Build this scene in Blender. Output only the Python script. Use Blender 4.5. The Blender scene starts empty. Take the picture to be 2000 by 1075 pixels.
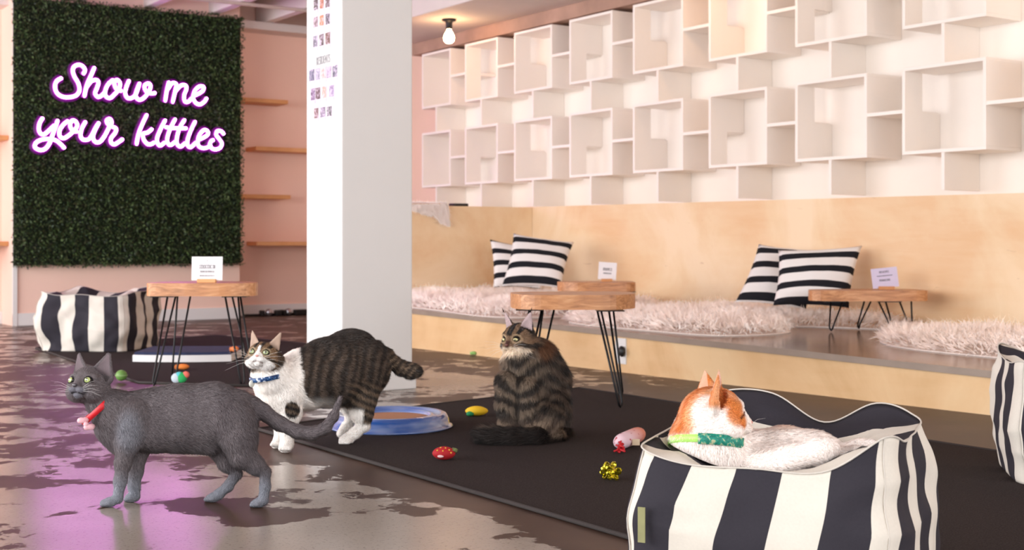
import bpy, bmesh, math, random
import numpy as np
from mathutils import Vector, Matrix, noise
PI=math.pi
rnd=random.Random(7)
S=bpy.context.scene
COL=S.collection
# ---------------------------------------------------------------- camera geometry (room axes: x to the bench wall, y to the pink wall)
F=2600.0; HZ=475.0; CH=0.60
FW=(0.5584,0.8296); RT=(0.8296,-0.5584)
def C(px,py,Y):
    X=(px-1000.0)/F*Y
    return Vector((FW[0]*Y+RT[0]*X, FW[1]*Y+RT[1]*X, CH+(HZ-py)/F*Y))
def ray(px,py):
    r=(px-1000.0)/F
    return (FW[0]+RT[0]*r, FW[1]+RT[1]*r, (HZ-py)/F)
def on_z(px,py,z=0.0):
    return C(px,py,(z-CH)*F/(HZ-py))
def on_x(px,py,x):
    return C(px,py,x/ray(px,py)[0])
def on_y(px,py,y):
    return C(px,py,y/ray(px,py)[1])
# ---------------------------------------------------------------- helpers
def lin(c):
    return tuple((v/255/12.92 if v/255<=0.04045 else ((v/255+0.055)/1.055)**2.4) for v in c)
def rgb(r,g,b): return lin((r,g,b))+(1.0,)
def put(name,me,m=None,parent=None,loc=None,rotz=None):
    o=bpy.data.objects.new(name,me); COL.objects.link(o)
    if m is not None: me.materials.append(m)
    if parent is not None: o.parent=parent
    if loc is not None: o.location=loc
    if rotz is not None: o.rotation_euler=(0,0,rotz)
    return o
def mesh_from(name,verts,faces,smooth=False):
    me=bpy.data.meshes.new(name)
    me.from_pydata([tuple(v) for v in verts],[],[tuple(f) for f in faces]); me.update()
    if smooth: me.polygons.foreach_set('use_smooth',[True]*len(me.polygons))
    return me
def from_bm(name,bm,smooth=False):
    me=bpy.data.meshes.new(name); bm.normal_update(); bm.to_mesh(me); bm.free()
    if smooth: me.polygons.foreach_set('use_smooth',[True]*len(me.polygons))
    return me
def obj(name,bm,m,parent=None,smooth=False,loc=None,rotz=None):
    return put(name,from_bm(name,bm,smooth),m,parent,loc,rotz)
def tag(o,label=None,cat=None,group=None,kind=None):
    if label: o['label']=label
    if cat: o['category']=cat
    if group: o['group']=group
    if kind: o['kind']=kind
    return o
def thing(name,label,cat,loc=(0,0,0),rotz=0,group=None):
    o=bpy.data.objects.new(name,None); COL.objects.link(o); o.empty_display_size=0.05
    o.location=loc; o.rotation_euler=(0,0,rotz)
    return tag(o,label,cat,group)
def copy_tree(o,parent=None):
    c=o.copy(); COL.objects.link(c); c.parent=parent
    for ch in list(o.children): copy_tree(ch,c)
    return c
def bx(bm,x0,y0,z0,x1,y1,z1,bev=0.0,seg=2):
    r=bmesh.ops.create_cube(bm,size=1.0)
    for v in r['verts']:
        v.co=Vector(((x0+x1)/2+v.co.x*(x1-x0),(y0+y1)/2+v.co.y*(y1-y0),(z0+z1)/2+v.co.z*(z1-z0)))
    if bev>0:
        es=list({e for v in r['verts'] for e in v.link_edges})
        bmesh.ops.bevel(bm,geom=es,offset=bev,segments=seg,profile=0.6,affect='EDGES')
    return bm
def box(*a,**k): return bx(bmesh.new(),*a,**k)
def prism(bm,pts,z0,z1,bev=0.0):
    """pts counter-clockwise; z0,z1 numbers or functions of (x,y)"""
    f0=z0 if callable(z0) else (lambda x,y:z0)
    f1=z1 if callable(z1) else (lambda x,y:z1)
    b=[bm.verts.new((x,y,f0(x,y))) for x,y in pts]; t=[bm.verts.new((x,y,f1(x,y))) for x,y in pts]
    n=len(pts); top=bm.faces.new(t); bm.faces.new(b[::-1])
    for i in range(n): bm.faces.new((b[i],b[(i+1)%n],t[(i+1)%n],t[i]))
    if bev>0: bmesh.ops.bevel(bm,geom=list(top.edges),offset=bev,segments=3,profile=0.6,affect='EDGES')
    return bm
def spline(pts,n=8,closed=False):
    pts=[Vector(p) for p in pts]; out=[]; m=len(pts)
    rng=range(m if closed else m-1)
    for i in rng:
        if closed: p0,p1,p2,p3=pts[i-1],pts[i],pts[(i+1)%m],pts[(i+2)%m]
        else: p0,p1,p2,p3=pts[max(i-1,0)],pts[i],pts[i+1],pts[min(i+2,m-1)]
        for k in range(n):
            t=k/n
            out.append(0.5*((2*p1)+(p2-p0)*t+(2*p0-5*p1+4*p2-p3)*t*t+(3*p1-p0-3*p2+p3)*t**3))
    if not closed: out.append(pts[-1].copy())
    return out
def tube(bm,pts,r,seg=8,closed=False,cap=True,flat=None):
    """sweep a circle along pts; r number or list; flat=(normal,factor) squashes the section along normal"""
    n=len(pts); rs=r if isinstance(r,(list,tuple)) else [r]*n
    rings=[]; up=None
    for i in range(n):
        a=pts[(i-1)%n] if (closed or i>0) else pts[0]; b=pts[(i+1)%n] if (closed or i<n-1) else pts[-1]
        t=(b-a); t=t.normalized() if t.length>1e-9 else Vector((0,0,1))
        if up is None:
            up=Vector((0,0,1)) if abs(t.z)<0.9 else Vector((1,0,0))
        u=up-t*up.dot(t); u=u.normalized() if u.length>1e-6 else t.orthogonal().normalized()
        up=u; w=t.cross(u)
        ring=[]
        for k in range(seg):
            an=2*PI*k/seg; d=(u*math.cos(an)+w*math.sin(an))*rs[i]
            if flat: nn=flat[0]; d=d-nn*d.dot(nn)*(1-flat[1])
            ring.append(bm.verts.new(pts[i]+d))
        rings.append(ring)
    m=n if closed else n-1
    for i in range(m):
        A,B=rings[i],rings[(i+1)%n]
        for k in range(seg): bm.faces.new((A[k],A[(k+1)%seg],B[(k+1)%seg],B[k]))
    if cap and not closed:
        bm.faces.new(rings[0][::-1]); bm.faces.new(rings[-1])
    return bm
def lathe(bm,prof,seg=32,c=(0,0,0)):
    rings=[]
    for r,z in prof:
        rings.append([bm.verts.new((c[0]+r*math.cos(2*PI*k/seg),c[1]+r*math.sin(2*PI*k/seg),c[2]+z)) for k in range(seg)])
    for i in range(len(prof)-1):
        for k in range(seg): bm.faces.new((rings[i][k],rings[i][(k+1)%seg],rings[i+1][(k+1)%seg],rings[i+1][k]))
    bm.faces.new(rings[0][::-1]); bm.faces.new(rings[-1])
    return bm
def blob(bm,c,r,sub=3,fn=None,rot=None):
    q=bmesh.ops.create_icosphere(bm,subdivisions=sub,radius=1.0)
    for v in q['verts']:
        n=v.co.normalized(); s=fn(n) if fn else 1.0
        p=Vector((n.x*r[0],n.y*r[1],n.z*r[2]))*s
        if rot: p=rot@p
        v.co=Vector(c)+p
    return bm
# ---------------------------------------------------------------- materials
class NT:
    def __init__(s,name):
        s.m=bpy.data.materials.new(name); s.m.use_nodes=True; s.t=s.m.node_tree
        s.b=s.t.nodes['Principled BSDF']
    def n(s,ty,**k):
        x=s.t.nodes.new(ty)
        for a,v in k.items(): setattr(x,a,v)
        return x
    def l(s,a,b): s.t.links.new(a,b)
    def coord(s,out='Object'): return s.n('ShaderNodeTexCoord').outputs[out]
    def pos(s): return s.n('ShaderNodeNewGeometry').outputs['Position']
    def mapping(s,vec,scale=(1,1,1),rot=(0,0,0),loc=(0,0,0)):
        m=s.n('ShaderNodeMapping'); m.inputs['Scale'].default_value=scale; m.inputs['Rotation'].default_value=rot; m.inputs['Location'].default_value=loc
        s.l(vec,m.inputs['Vector']); return m.outputs[0]
    def noise(s,vec,scale,detail=4,rough=0.55,dist=0.0):
        x=s.n('ShaderNodeTexNoise'); x.inputs['Scale'].default_value=scale; x.inputs['Detail'].default_value=detail
        x.inputs['Roughness'].default_value=rough; x.inputs['Distortion'].default_value=dist
        if vec is not None: s.l(vec,x.inputs['Vector'])
        return x.outputs['Fac']
    def ramp(s,fac,stops,interp='LINEAR'):
        r=s.n('ShaderNodeValToRGB'); r.color_ramp.interpolation=interp
        e=r.color_ramp.elements
        while len(e)<len(stops): e.new(0.5)
        for i,(p,c) in enumerate(stops): e[i].position=p; e[i].color=c
        s.l(fac,r.inputs[0]); return r.outputs[0]
    def math(s,op,a,b=None,c=None,clamp=False):
        m=s.n('ShaderNodeMath',operation=op); m.use_clamp=clamp
        for i,v in enumerate((a,b,c)):
            if v is None: continue
            if isinstance(v,(int,float)): m.inputs[i].default_value=v
            else: s.l(v,m.inputs[i])
        return m.outputs[0]
    def mix(s,fac,a,b,blend='MIX'):
        m=s.n('ShaderNodeMix',data_type='RGBA',blend_type=blend)
        for sock,v in ((m.inputs['Factor'],fac),(m.inputs[6],a),(m.inputs[7],b)):
            if isinstance(v,(int,float)): sock.default_value=v
            elif isinstance(v,tuple): sock.default_value=v
            else: s.l(v,sock)
        return m.outputs[2]
    def bump(s,h,strength=0.3,dist=0.002):
        b=s.n('ShaderNodeBump'); b.inputs['Strength'].default_value=strength; b.inputs['Distance'].default_value=dist
        s.l(h,b.inputs['Height']); s.l(b.outputs[0],s.b.inputs['Normal'])
    def set(s,col=None,rough=None,metal=None,spec=None,**k):
        if col is not None:
            if isinstance(col,tuple): s.b.inputs['Base Color'].default_value=col
            else: s.l(col,s.b.inputs['Base Color'])
        if rough is not None:
            if isinstance(rough,(int,float)): s.b.inputs['Roughness'].default_value=rough
            else: s.l(rough,s.b.inputs['Roughness'])
        if metal is not None: s.b.inputs['Metallic'].default_value=metal
        if spec is not None: s.b.inputs['Specular IOR Level'].default_value=spec
        for a,v in k.items(): s.b.inputs[a.replace('_',' ')].default_value=v
        return s.m
def paint(name,c,rough=0.6,var=0.06,scale=6.0,bump=0.05,metal=0.0,spec=0.5,world=False):
    t=NT(name); v=t.pos() if world else t.coord()
    n=t.noise(v,scale,5)
    a=rgb(*c); d=tuple(x*(1-var) for x in a[:3])+(1,); h=tuple(min(1,x*(1+var)) for x in a[:3])+(1,)
    t.set(t.ramp(n,[(0.3,d),(0.7,h)]),rough,metal,spec)
    if bump: t.bump(t.noise(v,scale*18,3),bump,0.003)
    return t.m
def emis(name,c,st):
    t=NT(name); t.set((0,0,0,1),0.5); t.b.inputs['Emission Color'].default_value=c; t.b.inputs['Emission Strength'].default_value=st
    return t.m
def glossy_plain(name,c,rough=0.3,metal=0.0,spec=0.5): return paint(name,c,rough,0.03,12,0,metal,spec)
M={}
M['pink']=paint('pink_wall_paint',(246,211,194),0.7,0.03,1.2,0.04,world=True)
M['white']=paint('white_wall_paint',(228,226,224),0.6,0.02,2,0.04,world=True)
M['ceil']=paint('ceiling_paint',(222,212,206),0.75,0.05,2,0.08,world=True)
M['conc']=paint('beam_concrete',(176,142,124),0.85,0.18,4,0.35,world=True)
M['cubby']=paint('white_lacquered_board',(250,242,234),0.42,0.015,3,0.02,world=True)
M['black_metal']=glossy_plain('black_steel',(24,23,25),0.4,0.6)
M['charcoal']=paint('charcoal_cloth',(58,58,66),0.85,0.12,90,0.25)
M['silver']=glossy_plain('silver_metal',(190,190,195),0.3,0.9)
M['black_plastic']=glossy_plain('black_plastic',(22,22,24),0.45)
M['paper']=glossy_plain('white_card',(244,240,242),0.7)
M['ink']=glossy_plain('grey_print',(108,106,112),0.7)
def ply(name,c1,c2,c3,scale=(1,1,1),rough=0.45):
    t=NT(name); p=t.pos()
    v=t.mapping(p,scale)
    n1=t.noise(v,1.3,6,0.6,0.8); n2=t.noise(t.mapping(p,(scale[0]*9,scale[1]*1.2,scale[2]*9)),2.0,5,0.6,0.4)
    base=t.ramp(n1,[(0.38,rgb(*c1)),(0.5,rgb(*c2)),(0.6,rgb(*c3))])
    kn=t.noise(t.mapping(p,(1,2.2,9)),2.1,3,0.5,0.6); base=t.mix(t.ramp(kn,[(0.70,(0,0,0,1)),(0.76,(0.5,)*3+(1,))]),base,rgb(int(c1[0]*.72),int(c1[1]*.6),int(c1[2]*.5)))
    col=t.mix(t.ramp(n2,[(0.35,(0,0,0,1)),(0.7,(0.35,)*3+(1,))]),base,rgb(*c3),'MIX')
    t.set(col,rough,spec=0.35); t.bump(n2,0.05,0.002); return t.m
M['ply']=ply('birch_plywood',(230,190,146),(236,206,166),(243,218,184))
M['plyfront']=ply('plywood_riser',(214,172,122),(228,188,140),(236,202,156))
def woodtop(name):
    t=NT(name); p=t.coord()
    v=t.mapping(p,(3,22,22))
    n=t.noise(v,2.2,6,0.6,1.2)
    t.set(t.ramp(n,[(0.3,rgb(156,102,64)),(0.5,rgb(192,132,86)),(0.7,rgb(214,160,114))]),0.38); t.bump(n,0.08,0.002); return t.m
M['slab']=woodtop('live_edge_wood')
M['shelfwood']=ply('oak_shelf_wood',(196,134,84),(214,152,98),(228,170,118),(1,1,1),0.5)
def floor_mat():
    t=NT('stained_polished_concrete'); p=t.pos()
    base=t.ramp(t.noise(p,1.1,6,0.6),[(0.3,rgb(132,122,112)),(0.55,rgb(154,144,134)),(0.75,rgb(170,161,151))])
    speck=t.noise(p,120,3,0.7)
    base=t.mix(t.ramp(speck,[(0.56,(0,0,0,1)),(0.68,(0.55,)*3+(1,))]),base,rgb(96,82,72))
    nz=t.noise(t.mapping(p,(1,1,1),(0,0,0.6)),5.2,14,0.72,0.2)
    sx=t.n('ShaderNodeSeparateXYZ'); t.l(p,sx.inputs[0]); X,Y=sx.outputs[0],sx.outputs[1]
    def ss(v,a,b):
        m=t.n('ShaderNodeMapRange',interpolation_type='SMOOTHSTEP'); m.inputs['From Min'].default_value=a; m.inputs['From Max'].default_value=b
        t.l(v,m.inputs['Value']); return m.outputs[0]
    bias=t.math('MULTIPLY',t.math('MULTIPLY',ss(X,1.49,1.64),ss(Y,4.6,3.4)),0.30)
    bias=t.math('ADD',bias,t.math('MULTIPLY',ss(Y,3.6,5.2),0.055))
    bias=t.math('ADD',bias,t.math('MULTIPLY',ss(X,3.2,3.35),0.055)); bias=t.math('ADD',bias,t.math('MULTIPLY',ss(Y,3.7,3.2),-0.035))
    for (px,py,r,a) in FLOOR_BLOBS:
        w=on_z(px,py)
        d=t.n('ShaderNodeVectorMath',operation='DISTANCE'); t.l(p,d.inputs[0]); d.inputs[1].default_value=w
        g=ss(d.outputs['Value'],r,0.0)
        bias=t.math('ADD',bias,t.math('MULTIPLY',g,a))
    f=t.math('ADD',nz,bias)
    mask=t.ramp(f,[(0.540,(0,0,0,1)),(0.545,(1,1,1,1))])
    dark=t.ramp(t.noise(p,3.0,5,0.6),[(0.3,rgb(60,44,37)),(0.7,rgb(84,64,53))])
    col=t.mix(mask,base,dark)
    r=t.mix(mask,(0.23,)*3+(1,),(0.42,)*3+(1,)); t.l(t.mix(mask,(0.50,)*3+(1,),(0.22,)*3+(1,)),t.b.inputs['Specular IOR Level'])
    t.set(col,r); t.bump(t.noise(p,14,3,0.5),0.02,0.004)
    return t.m
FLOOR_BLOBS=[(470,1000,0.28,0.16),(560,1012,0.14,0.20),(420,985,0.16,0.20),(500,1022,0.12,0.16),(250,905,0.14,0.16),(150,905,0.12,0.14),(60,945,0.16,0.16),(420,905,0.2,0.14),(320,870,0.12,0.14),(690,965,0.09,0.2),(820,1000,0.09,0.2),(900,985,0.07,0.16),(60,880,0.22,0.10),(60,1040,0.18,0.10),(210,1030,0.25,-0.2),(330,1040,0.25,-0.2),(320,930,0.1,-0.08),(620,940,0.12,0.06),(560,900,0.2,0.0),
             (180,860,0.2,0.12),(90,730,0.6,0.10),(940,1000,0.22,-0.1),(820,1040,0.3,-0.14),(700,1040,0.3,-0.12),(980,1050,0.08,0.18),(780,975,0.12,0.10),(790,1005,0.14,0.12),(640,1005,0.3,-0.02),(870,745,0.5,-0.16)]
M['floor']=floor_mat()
def rug_mat():
    t=NT('dark_rug_weave'); p=t.pos()
    n=t.noise(p,260,3,0.6); m=t.noise(p,5,4,0.6)
    c=t.mix(t.ramp(n,[(0.35,(0,0,0,1)),(0.7,(1,1,1,1))]),rgb(38,31,30),rgb(62,54,53))
    c=t.mix(t.math('MULTIPLY',m,0.3),c,rgb(44,36,34))
    t.set(c,0.95,spec=0.15); t.bump(n,0.7,0.003); return t.m
M['rug']=rug_mat(); M['rugedge']=paint('rug_binding',(52,45,43),0.8,0.1,120,0.3)
def benchtop_mat():
    t=NT('brown_platform_top'); p=t.pos()
    n=t.noise(p,2.2,7,0.6,0.3)
    t.set(t.ramp(n,[(0.35,rgb(112,88,72)),(0.6,rgb(142,118,100)),(0.75,rgb(160,140,122))]),0.16,spec=0.6); return t.m
M['benchtop']=benchtop_mat(); M['benchedge']=paint('platform_edge_band',(150,132,118),0.5,0.1,8,0.1)

# ================================================================ SETTING
def struct(name,bm,m,**k):
    o=obj(name,bm,m,**k); o['kind']='structure'; return o
XW=5.58      # face of the wall behind the cubes
XF=5.30      # front plane of cubes and backrest
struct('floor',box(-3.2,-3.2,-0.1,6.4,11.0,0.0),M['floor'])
struct('wall_right',box(XW,-3.2,0,XW+0.15,11.0,3.0),M['pink'])
XL=on_y(24,300,10.0).x; XR=on_y(468,300,10.0).x
struct('wall_back',box(-3.2,10.32,0,6.4,10.5,3.0),M['pink'])
struct('wall_back_panel',box(XL,10.0,0,XR,10.32,3.0),M['pink'])
# storefront sides (outside the picture): posts and headers around the big windows
def window_wall(name,fn):
    bm=bmesh.new(); fn(bm); return struct(name,bm,M['white'])
def wl(bm):
    bx(bm,-3.2,-3.2,0,-3.05,11,0.35); bx(bm,-3.2,-3.2,2.45,-3.05,11,3.0)
    for y in (-3.2,0.0,3.4,6.8,10.7): bx(bm,-3.2,y,0.35,-3.05,y+0.2,2.45)
def wf(bm):
    bx(bm,-3.2,-3.2,0,6.4,-3.05,0.35); bx(bm,-3.2,-3.2,2.45,6.4,-3.05,3.0)
    for x in (-3.05,0.0,3.0,6.0): bx(bm,x,-3.2,0.35,x+0.2,-3.05,2.45)
window_wall('wall_left',wl); window_wall('wall_front',wf)
# baseboards
struct('baseboard_back',box(XL,9.985,0,XR+0.002,10.0,0.09,bev=0.003),M['white'])
struct('baseboard_recess',box(XR,10.3,0,XW,10.32,0.09,bev=0.003),M['white'])
struct('baseboard_left_recess',box(-3.0,10.3,0,XL,10.32,0.09,bev=0.003),M['white'])
# ceiling with joists running along y
struct('ceiling',box(-3.2,-3.2,2.62,6.4,11.0,2.8),M['ceil'])
k=0
for i in range(17):
    x=-2.9+i*0.52
    if x>5.2: break
    struct('trim_%d'%(i+1),box(x,-3.0,2.40,x+0.075,10.3,2.62,bev=0.006),M['ceil'])
struct('trim_30',box(-3.0,10.10,2.335,XW,10.32,2.3995,bev=0.005),M['ceil'])
struct('trim_31',box(4.72,-3.0,2.215,XW,9.4,2.66,bev=0.008),M['ceil'])
struct('trim_34',box(XF+0.05,-3.0,2.118,XW,9.4,2.2145,bev=0.004),M['conc'])
struct('trim_33',box(XL-0.0,9.98,0.0,XL+0.03,9.9995,2.4),M['white'])
# the white column
pc=C(667,769,1560/(769-475.0))
PX0,PY0=pc.x,pc.y; PW=0.325
struct('wall_pillar',box(PX0,PY0,0,PX0+PW,PY0+PW,2.66,bev=0.008,seg=3),M['white'])
struct('trim_32',box(PX0-0.004,PY0-0.012,0,PX0+PW+0.012,PY0+PW+0.004,0.085,bev=0.005),M['white'])
# conduit across the joists
bm=bmesh.new(); y0=on_z(510,11,2.385).y
tube(bm,[Vector((-2.5,y0,2.3845)),Vector((4.71,y0,2.3845))],0.014,8)
tag(obj('ceiling_conduit',bm,M['ceil'],smooth=True),'thin white conduit pipe crossing under the ceiling joists near the pink wall','pipe')

# ================================================================ raised plywood platform with backrest
def bz(y): return 0.1545+(y-2.89)*0.0178          # top height of the platform
FP1=(3.767,6.69); FP2=(3.97,2.89)
def fx(y): return FP1[0]+(FP2[0]-FP1[0])*(y-FP1[1])/(FP2[1]-FP1[1])
YA,YB=-1.0,7.62
plat=thing('seating_platform','low plywood lounge platform with polished brown top running along the cube wall','platform',(4.6,3.5,0))
def child(name,bm,m,par,smooth=False):
    o=obj(name,bm,m,par,smooth); o.matrix_parent_inverse=Matrix.LocRotScale(par.location,par.rotation_euler,None).inverted(); return o
def cput(name,me,m,par):
    o=put(name,me,m,par); o.matrix_parent_inverse=Matrix.LocRotScale(par.location,par.rotation_euler,None).inverted(); return o
child('front_panel',prism(bmesh.new(),[(fx(YA),YA),(fx(YA)+0.03,YA),(fx(YB)+0.03,YB),(fx(YB),YB)],0.0,lambda x,y:bz(y)-0.022),M['plyfront'],plat)
child('platform_top',prism(bmesh.new(),[(fx(YA)-0.006,YA),(XF,YA),(XF,YB),(fx(YB)-0.006,YB)],lambda x,y:bz(y)-0.022,lambda x,y:bz(y)),M['benchtop'],plat)
child('edge_band',prism(bmesh.new(),[(fx(YA)-0.010,YA),(fx(YA)-0.0065,YA),(fx(YB)-0.0065,YB),(fx(YB)-0.010,YB)],lambda x,y:bz(y)-0.024,lambda x,y:bz(y)+0.001),M['benchedge'],plat)
back=thing('plywood_bench_back','tall birch plywood backrest panel along the wall under the white cubes','backrest',(5.4,3.5,0.15))
child('panel',prism(bmesh.new(),[(XF,YA),(XW-0.002,YA),(XW-0.002,YB+1.7),(XF,YB+1.7)],0.0,lambda x,y:0.815+(y-1.7)*0.0062),M['ply'],back)
ledge=thing('plywood_ledge','plywood end ledge behind the corner pillows with a fur throw on its left end','ledge',(4.5,7.9,0))
child('panel',box(3.97,YB,0,XF-0.002,YB+0.02,0.848),M['ply'],ledge)
child('ledge_top',box(3.97,YB+0.02,0.83,XF-0.002,YB+0.58,0.848),M['ply'],ledge)
child('side_panel',box(3.97,YB+0.02,0,3.99,YB+0.58,0.83),M['ply'],ledge)
# ================================================================ cubes
RAWL=[824,908,1004,1112,1236,1384,1553,1762]; RAWR=[880,972,1078,1196,1334,1498,1693,1926]
cols=[(on_x(b,300,XF).y,on_x(a,300,XF).y) for a,b in zip(RAWL,RAWR)]   # (near y, far y)
p=cols[-1]; 
cols.append((p[0]-0.75,p[0]-0.24)); cols.append((p[0]-1.48,p[0]-0.97))
ZR=[(1.037,1.470),(1.660,2.095)]; TH=0.018
struct('wall_cube_backing',box(XW-0.012,cols[-1][0]-0.6,0.82,XW-0.001,cols[0][1]+0.01,2.13),M['cubby'])
ordw=['far left','second from the left','third from the left','fourth from the left','fourth from the right','third from the right','second from the right','right-hand end']
XB=XW-0.013
holes={0:[0,2,1,2,1,2,1,1,1,2],1:[0,3,1,2,1,1,2,2,1,2]}   # 0 none 1 lower half kept.. (cat hole position in the side boards)
def side(bm,y0,y1,z0,z1,hole):
    zm=(z0+z1)/2
    if hole==0: bx(bm,XF,y0,z0,XB,y1,z1)
    else:
        xm=XF+0.13
        bx(bm,XF,y0,z0,xm,y1,z1)
        if hole==1: bx(bm,xm,y0,z0,XB,y1,zm)      # hole high
        elif hole==2: bx(bm,xm,y0,zm,XB,y1,z1)    # hole low
        else: bx(bm,xm,y0,zm-0.01,XB,y1,zm+0.01)
    return bm
for r,(z0,z1) in enumerate(ZR):
    rn=['lower row','upper row'][r]
    for i,(y0,y1) in enumerate(cols):
        if i>=8 and r==1: continue
        w=ordw[i] if i<8 else ('cut by the picture edge' if i==8 else 'past the cut-off one')
        t=thing('wall_cube','open white square wall cube in the %s, %s'%(rn,w),'wall cube',((XF+XB)/2,(y0+y1)/2,z0),0,'white square cubes on the wall')
        child('top_board',box(XF,y0,z1-TH,XB,y1,z1,bev=0.0012,seg=1),M['cubby'],t)
        child('bottom_board',box(XF,y0,z0,XB,y1,z0+TH,bev=0.0012,seg=1),M['cubby'],t)
        h=holes[r][i]
        child('side_board',side(bmesh.new(),y1-TH,y1,z0+TH,z1-TH,h),M['cubby'],t)
        child('side_board',side(bmesh.new(),y0,y0+TH,z0+TH,z1-TH,0),M['cubby'],t)
        # short shelf joining this cube to the next one
        if i+1<len(cols) and not (r==1 and i>=7):
            ny1=cols[i+1][1]; zm=(z0+z1)/2
            nx=['first','second','third','fourth','fifth','sixth','seventh','eighth','ninth'][i]
            tag(obj('connecting_shelf',box(XF+0.001,ny1+0.0005,zm-0.009,XB,y0-0.0005,zm+0.009),M['cubby']),'short white shelf bridging the %s gap from the left in the %s of cubes'%(nx,rn),'shelf','short shelves between the cubes')
        ym=(y0+y1)/2
        nm=ordw[i] if i<8 else 'cut-off'
        if r==0:
            tag(obj('divider_board',box(XF+0.001,ym-0.009,0.856,XB,ym+0.009,z0-0.0005),M['cubby']),'white upright divider under the %s lower cube'%nm,'divider','upright dividers between the cube rows')
            if i<8: tag(obj('divider_board',box(XF+0.001,ym-0.009,z1+0.0005,XB,ym+0.009,ZR[1][0]-0.0005),M['cubby']),'white upright divider between the %s upper and lower cubes'%nm,'divider','upright dividers between the cube rows')
# ================================================================ strands (leaves, pile, fur)
def strands(name,P,N,D,L,W,colr,mat,parent=None,seg=2,droop=0.0,seed=1,curl=0.0,clamp=None):
    """tapered blades: roots P, shading normals N, directions D, lengths L, widths W, root colours colr -> one mesh"""
    rg=np.random.default_rng(seed); n=len(P)
    D=D/np.linalg.norm(D,axis=1,keepdims=True)
    R=rg.normal(size=(n,3)); R=R*0.5+N*0.0
    Sd=np.cross(D,R); Sd/=np.linalg.norm(Sd,axis=1,keepdims=True)+1e-9
    L=np.broadcast_to(L,(n,)).reshape(n,1); W=np.broadcast_to(W,(n,)).reshape(n,1)
    cv=rg.normal(size=(n,3))*curl
    lev=[]
    for k in range(seg+1):
        t=k/seg
        c=P+D*L*t+cv*L*(t*t)+np.array([0,0,-1.0])*droop*L*t*t
        if k<seg:
            w=W*(1-t*0.75)*0.5; lev.append(np.stack([c-Sd*w,c+Sd*w],1))
        else: lev.append(c[:,None,:])
    V=np.concatenate(lev,1); vp=2*seg+1
    V=V.reshape(-1,3)
    if clamp is not None: V=clamp(V)
    base=(np.arange(n)*vp)[:,None]
    tris=[]
    for k in range(seg-1):
        a=2*k; tris+= [[a,a+1,a+3],[a,a+3,a+2]]
    a=2*(seg-1); tris.append([a,a+1,a+2])
    T=(base[:,:,None]+np.array(tris)[None]).reshape(-1,3)
    me=bpy.data.meshes.new(name)
    me.vertices.add(len(V)); me.vertices.foreach_set('co',V.astype(np.float32).ravel())
    me.loops.add(T.size); me.loops.foreach_set('vertex_index',T.astype(np.int32).ravel())
    me.polygons.add(len(T)); me.polygons.foreach_set('loop_start',(np.arange(len(T))*3).astype(np.int32))
    me.update(calc_edges=True)
    nn=me.attributes.new('rn','FLOAT_VECTOR','POINT'); nn.data.foreach_set('vector',np.repeat(N,vp,0).astype(np.float32).ravel())
    cc=me.attributes.new('fc','FLOAT_COLOR','POINT')
    col=np.repeat(np.concatenate([colr,np.ones((n,1))],1),vp,0); cc.data.foreach_set('color',col.astype(np.float32).ravel())
    return put(name,me,mat,parent)
def strand_mat(name,rough=0.8,spec=0.2,sheen=0.0,usen=True,trans=0.0):
    t=NT(name); a=t.n('ShaderNodeAttribute',attribute_name='fc')
    if not usen:
        t.l(a.outputs['Color'],t.b.inputs['Base Color']); t.set(None,rough,spec=spec); return t.m
    # thin hairs shaded with the normal of the coat they grow from, lit on both of their sides
    b=t.n('ShaderNodeAttribute',attribute_name='rn')
    d=t.n('ShaderNodeBsdfDiffuse'); tr=t.n('ShaderNodeBsdfTranslucent'); ad=t.n('ShaderNodeAddShader')
    neg=t.n('ShaderNodeVectorMath',operation='SCALE'); neg.inputs['Scale'].default_value=-1.0
    t.l(b.outputs['Vector'],d.inputs['Normal']); t.l(b.outputs['Vector'],neg.inputs[0]); t.l(neg.outputs[0],tr.inputs['Normal'])
    t.l(a.outputs['Color'],d.inputs['Color']); t.l(a.outputs['Color'],tr.inputs['Color'])
    t.l(d.outputs[0],ad.inputs[0]); t.l(tr.outputs[0],ad.inputs[1])
    gl=t.n('ShaderNodeBsdfAnisotropic'); gl.inputs['Roughness'].default_value=rough; gl.inputs['Color'].default_value=(1,1,1,1)
    mx=t.n('ShaderNodeMixShader'); mx.inputs[0].default_value=spec*0.15
    t.l(ad.outputs[0],mx.inputs[1]); t.l(gl.outputs[0],mx.inputs[2])
    t.l(mx.outputs[0],t.t.nodes['Material Output'].inputs['Surface'])
    t.t.nodes.remove(t.b); return t.m
M['fur']=strand_mat('animal_fur',0.65,0.25,0.15)
M['shag']=strand_mat('sheepskin_pile',0.85,0.15,0.3)
M['leaf']=strand_mat('boxwood_leaf',0.5,0.4,0.0,False)
NR=np.random.default_rng(11)
def lin3(c): return np.array(lin(c))
# ---------------------------------------------------------------- boxwood wall panel
bwall=thing('boxwood_wall_panel','large dark green artificial boxwood hedge panel on the pink wall behind the glowing sign','hedge panel',((XL+XR)/2,9.96,0.43))
BZ0,BZ1=0.43,2.385
child('backing_board',box(XL,9.955,BZ0+0.01,XR-0.01,9.982,BZ1-0.01),paint('dark_green_backing',(24,34,20),0.9,0.2,20,0),bwall)
n=46000
P=np.stack([NR.uniform(XL-0.012,XR+0.004,n),NR.uniform(9.915,9.955,n),NR.uniform(BZ0-0.005,BZ1+0.01,n)],1)
D=NR.normal(size=(n,3))*0.7+np.array([0,-0.75,0.15])
D/=np.linalg.norm(D,axis=1,keepdims=True)
c=np.array([lin3((44,58,32)),lin3((60,78,44)),lin3((34,48,30)),lin3((70,86,50)),lin3((50,52,30))])[NR.integers(0,5,n)]*NR.uniform(0.8,2.3,(n,1))
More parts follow.
